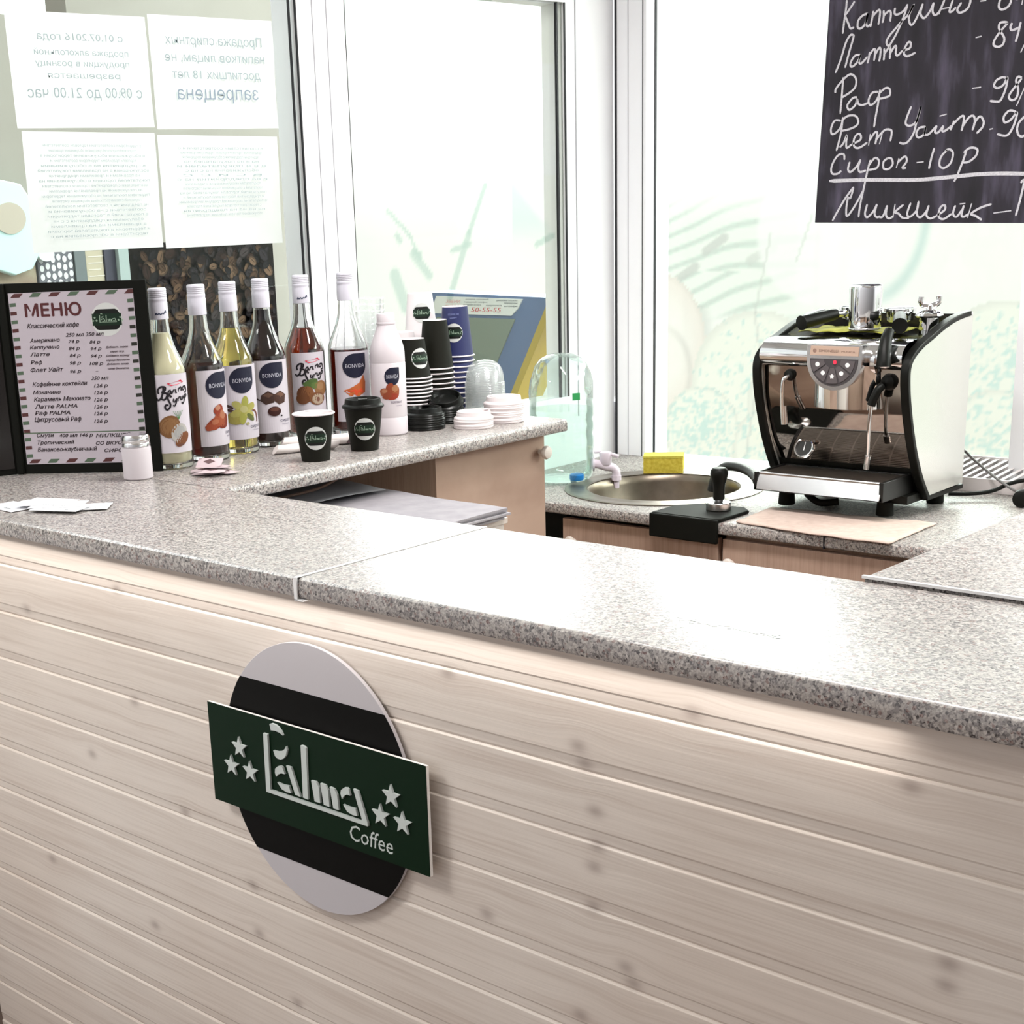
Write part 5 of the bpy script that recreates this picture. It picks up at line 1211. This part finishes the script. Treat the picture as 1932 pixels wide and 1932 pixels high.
# boiler cap with a wing nut and the tap lever (fixed on the machine)
bc = obj('boiler_cap', lathe([(0, 0), (.0275, 0), (.030, .004), (.0285, .009), (.020, .0145), (.009, .018), (.0075, .026), (0, .027)], 40, c=(-1.512, 3.235, 1.279)), CHROME, em, smooth=True, auto=.6)
obj('cap_neck', lathe([(0, 0), (.021, 0), (.021, .0385), (0, .0385)], 32, c=(-1.512, 3.235, 1.2425)), CHROME, bc, smooth=True, auto=.6)
for s in (-1, 1):
    a = Vector((-1.512, 3.235, 1.303)); d = Vector((.72*s, .69*s, 0))
    obj('wing', tube([a+d*.004, a+d*.014+Vector((0, 0, .003)), a+d*.020+Vector((0, 0, .010)), a+d*.020+Vector((0, 0, .021))], [.0058, .0065], 12), CHROME, bc, smooth=True)
obj('lever', tube([(-1.521, 3.068, 1.262), (-1.518, 3.050, 1.248), (-1.513, 3.034, 1.224), (-1.5095, 3.026, 1.202), (-1.509, 3.0245, 1.192)], [.0110, .0165], 16), BLACK, em, smooth=True)

# ---- resting on top of the machine
t = thing('yellow_cloth', 'yellow green cloth spread on top of the espresso machine', 'cloth', (-1.672, 3.22, 1.2435), 0)
V, F = [], []; nu, nv = 30, 18
for j in range(nv+1):
    for i in range(nu+1):
        u, v = i/nu-.5, j/nv-.5
        V.append((u*.235, v*.12+.006*nz(u, v, 5, 2), .004+.006*abs(nz(u, v, 4, 7))+.004*abs(math.sin(u*14+v*4))))
F = [(j*(nu+1)+i, j*(nu+1)+i+1, (j+1)*(nu+1)+i+1, (j+1)*(nu+1)+i) for j in range(nv) for i in range(nu)]
o = obj('cloth', (V, F), noisy('cloth_yellow', srgb(154, 154, 58), srgb(180, 178, 80), 40, .85), t, smooth=True)
md = o.modifiers.new('thick', 'SOLIDIFY'); md.thickness = .0016
t = thing('chrome_shaker', 'tall polished steel cup upside down on the espresso machine', 'shaker', (-1.632, 3.172, 1.2560), 0)
obj('cup', lathe([(0, .001), (.0335, 0), (.0345, .002), (.0350, .030), (.0365, .088), (.0350, .0955), (.0300, .0985), (0, .0992)], 48), CHROME, t, smooth=True, auto=.8)
obj('foot_ring', lathe([(.0338, -.0005), (.0362, .0005), (.0362, .0035), (.0345, .0045)], 48, closed=True), CHROME2, t, smooth=True)
def portafilter(label, loc, rz, tilt):
    t = thing('portafilter', label, 'portafilter', loc, rz, 'portafilters on top of the machine')
    obj('basket', lathe([(0, -.012), (.010, -.012), (.024, -.010), (.0295, -.006), (.0300, .012), (.0345, .0125), (.0345, .020), (.0310, .0205), (.0285, .020), (.0280, -.002), (0, -.003)], 40), CHROME, t, smooth=True, auto=.6)
    obj('neck', tube([(0, -.028, .006), (0, -.050, .006), (0, -.064, .006)], [.009, .0075], 14), CHROME, t, smooth=True)
    obj('handle', tube([(0, -.060, .006), (0, -.075, .005), (0, -.110, .001), (0, -.150, -.004), (0, -.165, -.006)], [.0125, .0170], 16), BLACK, t, smooth=True)
portafilter('portafilter with a black handle at the left, on top of the espresso machine', (-1.722, 3.296, 1.2765), -.30, 0)
portafilter('portafilter with its black handle end towards the bar, right of the steel cup', (-1.592, 3.258, 1.2765), .46, 0)

# ================================================================== CHALKBOARD
t = thing('chalkboard', 'black chalkboard with handwritten coffee prices, on the back window', 'board', (-2.0013, 3.600, 1.4814), 0)
BRD = noisy('board_black', srgb(36, 34, 44), srgb(56, 50, 64), 3.5, .75)
_t, _b = nodes(BRD)
tcn = N(_t, 'ShaderNodeTexCoord'); mpg = N(_t, 'ShaderNodeMapping', {0: tcn.outputs['Object'], 3: (26, 1, 5)})
n2 = N(_t, 'ShaderNodeTexNoise', {'Vector': mpg.outputs[0], 'Scale': 1, 'Detail': 5})
col = ramp(_t, n2.outputs[0], [(.30, srgb(30, 28, 34)), (.52, srgb(44, 40, 50)), (.75, srgb(86, 80, 98))]); _t.links.new(col, _b.inputs['Base Color'])
ba = -.031
bm_ = lambda u, v, hh: (u*math.cos(ba)+v*.0366, -hh, v*.9993+u*math.sin(ba))
obj('board', prism([(0, 0), (.60, 0), (.60, .69), (0, .69)], bm_, -.004, 0), BRD, t)
ink = Ink(lambda u, v, hh: (u+2.0013, -hh, v-1.4814), .0004, .000004)
for s in [[[-1.9357,2.0004],[-1.9365,1.9842],[-1.9396,1.96],[-1.9435,1.9248]],[[-1.9148,1.9952],[-1.9223,1.9852],[-1.9389,1.9654]],[[-1.9389,1.9654],[-1.9301,1.948],[-1.9232,1.9349],[-1.9137,1.9366]],[[-1.8787,1.9639],[-1.8927,1.9601],[-1.9032,1.9504],[-1.9041,1.9355],[-1.8961,1.9319],[-1.8854,1.9403],[-1.8787,1.9639],[-1.8825,1.9454],[-1.8789,1.9341],[-1.8713,1.9387]],[[-1.8649,1.9676],[-1.8672,1.9517],[-1.8709,1.9319]],[[-1.8674,1.9544],[-1.8525,1.9675],[-1.8477,1.9643],[-1.8485,1.9496],[-1.8508,1.935]],[[-1.8385,1.9659],[-1.8377,1.951],[-1.8402,1.9379]],[[-1.8379,1.9537],[-1.8245,1.9629],[-1.8196,1.957],[-1.8204,1.9424],[-1.8218,1.9398]],[[-1.8095,1.9678],[-1.8104,1.9559],[-1.8026,1.9523],[-1.7878,1.9586],[-1.778,1.972]],[[-1.778,1.972],[-1.787,1.9452],[-1.8006,1.9147],[-1.8147,1.892],[-1.822,1.8847],[-1.8277,1.8934],[-1.8216,1.9062],[-1.807,1.9208],[-1.7897,1.9375]],[[-1.7897,1.9375],[-1.7752,1.9492],[-1.7629,1.9702],[-1.7735,1.9463],[-1.7695,1.9273],[-1.7605,1.9289],[-1.7457,1.9563],[-1.7405,1.9688]],[[-1.7405,1.9688],[-1.7452,1.9483],[-1.7356,1.9367],[-1.7217,1.9508],[-1.7139,1.9682]],[[-1.7139,1.9682],[-1.7157,1.9501],[-1.7093,1.9402],[-1.698,1.9481],[-1.6878,1.9716]],[[-1.6877,1.9703],[-1.698,1.9481],[-1.7005,1.9405]],[[-1.6939,1.9515],[-1.6722,1.9528]],[[-1.6674,1.9691],[-1.6746,1.9453],[-1.6687,1.9433],[-1.6591,1.9513]],[[-1.6467,1.9601],[-1.6559,1.9457],[-1.6482,1.9383],[-1.6315,1.9454],[-1.6256,1.9627],[-1.6334,1.9739]],[[-1.6026,1.9574],[-1.5886,1.9574]],[[-1.5464,1.9682],[-1.5564,1.9543],[-1.5581,1.9393],[-1.5494,1.9332],[-1.5361,1.9392],[-1.5315,1.9513],[-1.5381,1.9672]],[[-1.5163,1.967],[-1.5207,1.9525],[-1.5018,1.9539]],[[-1.5028,1.9678],[-1.506,1.9381]],[[-1.9591,1.8362],[-1.9458,1.867],[-1.9345,1.9018],[-1.924,1.9186],[-1.9161,1.9191],[-1.9142,1.9134],[-1.9239,1.8814],[-1.9336,1.8458]],[[-1.8932,1.8715],[-1.9075,1.8715],[-1.9181,1.8588],[-1.9193,1.8492],[-1.9128,1.8472],[-1.9005,1.8571],[-1.8932,1.8715],[-1.8973,1.8568],[-1.8907,1.852],[-1.8756,1.8656]],[[-1.8698,1.876],[-1.8721,1.8598],[-1.8748,1.8505]],[[-1.873,1.8654],[-1.8606,1.8805],[-1.8557,1.8773],[-1.8577,1.8543]],[[-1.8576,1.8638],[-1.8466,1.8818],[-1.8418,1.8786],[-1.8425,1.8624],[-1.8445,1.8516]],[[-1.8326,1.8804],[-1.8319,1.8667],[-1.8327,1.8532]],[[-1.8319,1.8667],[-1.8203,1.8818],[-1.8171,1.8788],[-1.8173,1.8544]],[[-1.8179,1.8653],[-1.8065,1.8818],[-1.8018,1.8799],[-1.8026,1.8665],[-1.7977,1.8606],[-1.786,1.8702]],[[-1.786,1.8702],[-1.768,1.8738],[-1.7655,1.8842],[-1.7718,1.8876],[-1.7802,1.875],[-1.781,1.8617],[-1.7716,1.8567],[-1.7523,1.8628]],[[-1.6082,1.8803],[-1.5947,1.882]],[[-1.5349,1.9036],[-1.542,1.9062],[-1.553,1.9056],[-1.5551,1.8956],[-1.5487,1.8847],[-1.5408,1.8711],[-1.5441,1.8586],[-1.555,1.8551],[-1.5651,1.8608],[-1.5618,1.8733],[-1.5491,1.8899],[-1.5349,1.9036]],[[-1.5252,1.9025],[-1.5287,1.894],[-1.5241,1.8871],[-1.5067,1.8916]],[[-1.5056,1.9028],[-1.5099,1.8805],[-1.5145,1.8612]],[[-1.4896,1.8631],[-1.5013,1.8376]],[[-1.9375,1.8245],[-1.939,1.7854],[-1.9419,1.7391]],[[-1.9571,1.7897],[-1.9559,1.7995],[-1.9373,1.8189],[-1.9184,1.8297],[-1.9035,1.8186],[-1.9042,1.7992],[-1.9197,1.7866],[-1.9403,1.7771]],[[-1.8983,1.7751],[-1.9094,1.774],[-1.9218,1.7616],[-1.923,1.7532],[-1.9163,1.7471],[-1.9022,1.7572],[-1.8981,1.7708],[-1.8943,1.7594],[-1.883,1.7557],[-1.8673,1.76]],[[-1.8432,1.783],[-1.8588,1.7815],[-1.8676,1.7656],[-1.8622,1.754],[-1.8484,1.7613],[-1.8398,1.7772]],[[-1.8388,1.7881],[-1.8419,1.758],[-1.8467,1.7278],[-1.8502,1.7016]],[[-1.8429,1.7774],[-1.8248,1.7896],[-1.8137,1.786],[-1.813,1.7722],[-1.8268,1.7678],[-1.8424,1.7663]],[[-1.6092,1.7706],[-1.5881,1.7714]],[[-1.5291,1.785],[-1.5391,1.7885],[-1.5527,1.7832],[-1.5576,1.7719],[-1.5487,1.766],[-1.5352,1.7726],[-1.5279,1.7875],[-1.5292,1.7669],[-1.5361,1.7466],[-1.5439,1.7368],[-1.5652,1.7398]],[[-1.4945,1.7832],[-1.503,1.7865],[-1.5073,1.7779],[-1.501,1.7593],[-1.5038,1.7414],[-1.5146,1.7371],[-1.5216,1.7454],[-1.5147,1.7579],[-1.4944,1.7819]],[[-1.4862,1.7632],[-1.5025,1.7236]],[[-1.9396,1.7234],[-1.956,1.7246],[-1.9652,1.7081],[-1.963,1.6937],[-1.9515,1.6958],[-1.939,1.7092],[-1.934,1.7287]],[[-1.9341,1.7315],[-1.937,1.7005],[-1.9424,1.6752],[-1.9487,1.6527]],[[-1.938,1.7233],[-1.9205,1.7333],[-1.9011,1.7319],[-1.8925,1.72],[-1.8968,1.709],[-1.9159,1.7019],[-1.9369,1.6991]],[[-1.9402,1.6608],[-1.9307,1.6688],[-1.9217,1.6881],[-1.9226,1.6711],[-1.9204,1.6581],[-1.9077,1.6659]],[[-1.9077,1.6659],[-1.8855,1.6744],[-1.8845,1.6856],[-1.8927,1.689],[-1.9018,1.6783],[-1.9011,1.6612],[-1.8879,1.6562],[-1.866,1.6675]],[[-1.859,1.6868],[-1.8624,1.6602]],[[-1.862,1.6701],[-1.848,1.6888],[-1.841,1.6884],[-1.8425,1.6745],[-1.845,1.662]],[[-1.8439,1.6717],[-1.8229,1.6927],[-1.8073,1.693],[-1.8032,1.6858],[-1.8059,1.6665]],[[-1.8274,1.6874],[-1.8339,1.6613]],[[-1.7561,1.743],[-1.7669,1.7164],[-1.7676,1.7027],[-1.7552,1.6991],[-1.7405,1.709],[-1.7318,1.7411],[-1.7405,1.709],[-1.7466,1.682],[-1.7593,1.6635],[-1.7714,1.6588],[-1.7824,1.6622]],[[-1.717,1.6937],[-1.7335,1.6921],[-1.7403,1.6788],[-1.7337,1.6702],[-1.7205,1.6775],[-1.717,1.6937],[-1.719,1.6774],[-1.7084,1.6767],[-1.69,1.6945]],[[-1.69,1.6945],[-1.6936,1.6798],[-1.6846,1.6792],[-1.6736,1.6934]],[[-1.6736,1.6934],[-1.6758,1.6813],[-1.667,1.6821],[-1.6529,1.6919]],[[-1.6844,1.7152],[-1.6669,1.7185]],[[-1.6476,1.7023],[-1.6527,1.6892],[-1.6558,1.6819]],[[-1.6529,1.6919],[-1.6335,1.7093],[-1.6248,1.71],[-1.6253,1.6953],[-1.6286,1.6781]],[[-1.6268,1.6874],[-1.613,1.7065],[-1.6017,1.7096],[-1.5979,1.696],[-1.6024,1.6777]],[[-1.6004,1.6909],[-1.5871,1.7072],[-1.5773,1.6972],[-1.5784,1.684],[-1.5918,1.6703]],[[-1.5617,1.677],[-1.5533,1.6783]],[[-1.5014,1.7087],[-1.5087,1.7137],[-1.5199,1.714],[-1.5302,1.7017],[-1.5265,1.6896],[-1.5129,1.6952],[-1.5001,1.7099],[-1.504,1.6867],[-1.5136,1.6664],[-1.5244,1.6605],[-1.5431,1.6657]],[[-1.4776,1.703],[-1.493,1.6885],[-1.4974,1.6731],[-1.4923,1.6597],[-1.4824,1.6564],[-1.4721,1.6662]],[[-1.9257,1.6298],[-1.9279,1.6429],[-1.9426,1.6423],[-1.9552,1.6272],[-1.9611,1.6101],[-1.9573,1.5989],[-1.944,1.5977],[-1.9328,1.6043]],[[-1.9108,1.6247],[-1.9149,1.6077],[-1.908,1.6002],[-1.8923,1.6123],[-1.8818,1.6288]],[[-1.8818,1.6288],[-1.8873,1.6092],[-1.882,1.5989],[-1.866,1.6023]],[[-1.856,1.626],[-1.8627,1.5993],[-1.8704,1.5597],[-1.8783,1.5197],[-1.8811,1.4908]],[[-1.8592,1.6134],[-1.845,1.6296],[-1.8336,1.6233],[-1.8375,1.6065],[-1.8603,1.6021]],[[-1.8102,1.6276],[-1.8208,1.6198],[-1.82,1.6042],[-1.8073,1.6021],[-1.7969,1.6128],[-1.8007,1.6257],[-1.8117,1.6277]],[[-1.7814,1.626],[-1.787,1.6033]],[[-1.7845,1.615],[-1.7712,1.6268],[-1.7635,1.6278],[-1.7613,1.6165],[-1.7714,1.6031],[-1.7615,1.6026]],[[-1.7357,1.6131],[-1.7178,1.6141]],[[-1.693,1.6443],[-1.6991,1.6213],[-1.7037,1.5968]],[[-1.6607,1.6382],[-1.6752,1.6227],[-1.6777,1.6037],[-1.6662,1.597],[-1.6505,1.6077],[-1.646,1.6292],[-1.6539,1.6384],[-1.6642,1.6371]],[[-1.614,1.6327],[-1.6212,1.6088],[-1.6312,1.5821],[-1.6395,1.5647]],[[-1.6201,1.629],[-1.6056,1.639],[-1.588,1.6352],[-1.59,1.6205],[-1.6065,1.608],[-1.621,1.6069]],[[-1.9649,1.5813],[-1.8617,1.5793],[-1.7359,1.5734],[-1.6604,1.5753],[-1.5871,1.5785],[-1.5298,1.5778],[-1.4652,1.5738]],[[-1.9525,1.4842],[-1.937,1.5101],[-1.9184,1.5386],[-1.8976,1.5643]],[[-1.8976,1.5637],[-1.9052,1.5381],[-1.9118,1.5383],[-1.9154,1.5094],[-1.9115,1.4947],[-1.8913,1.5202],[-1.8703,1.5568]],[[-1.859,1.5219],[-1.8643,1.499],[-1.8574,1.4901],[-1.842,1.504],[-1.8332,1.5209]],[[-1.8332,1.5209],[-1.8385,1.4981],[-1.8316,1.4893],[-1.8238,1.4919]],[[-1.8252,1.4891],[-1.8158,1.4916],[-1.806,1.517]],[[-1.806,1.517],[-1.808,1.4942],[-1.7996,1.4854],[-1.7888,1.4908]],[[-1.7856,1.5191],[-1.7896,1.4865]],[[-1.7636,1.5169],[-1.7846,1.5006],[-1.775,1.496],[-1.7651,1.4866],[-1.7478,1.4844]],[[-1.7452,1.5205],[-1.7531,1.4953],[-1.7449,1.488],[-1.7288,1.503],[-1.7254,1.5239]],[[-1.7254,1.5239],[-1.7283,1.4945],[-1.7186,1.4857],[-1.7041,1.4993],[-1.6988,1.5131]],[[-1.6988,1.5131],[-1.7036,1.4909],[-1.6939,1.4821],[-1.679,1.4873]],[[-1.679,1.4873],[-1.6588,1.5006],[-1.6594,1.5117],[-1.6696,1.5065],[-1.673,1.4871],[-1.6605,1.4797],[-1.6403,1.4916]],[[-1.6326,1.5107],[-1.6373,1.4915],[-1.6279,1.4843],[-1.6142,1.5018]],[[-1.6118,1.51],[-1.6163,1.488],[-1.6101,1.4837],[-1.5988,1.4902]],[[-1.6223,1.5131],[-1.6086,1.514]],[[-1.593,1.5134],[-1.6011,1.4807]],[[-1.545,1.5102],[-1.5705,1.503],[-1.5929,1.49],[-1.5808,1.4842],[-1.5663,1.4749]],[[-1.5393,1.4896],[-1.4978,1.4937]],[[-1.4804,1.5546],[-1.4724,1.5596],[-1.4779,1.5212],[-1.4867,1.4812]]]:
    w_ = .0088 if len(s) == 7 and abs(s[0][0]-s[-1][0]) > .4 else .0050
    ink.add(ribbon(s, w_, 5), (.7, .7, .72)); ink.up()
ink.build('chalk_writing', t, CHALKM)
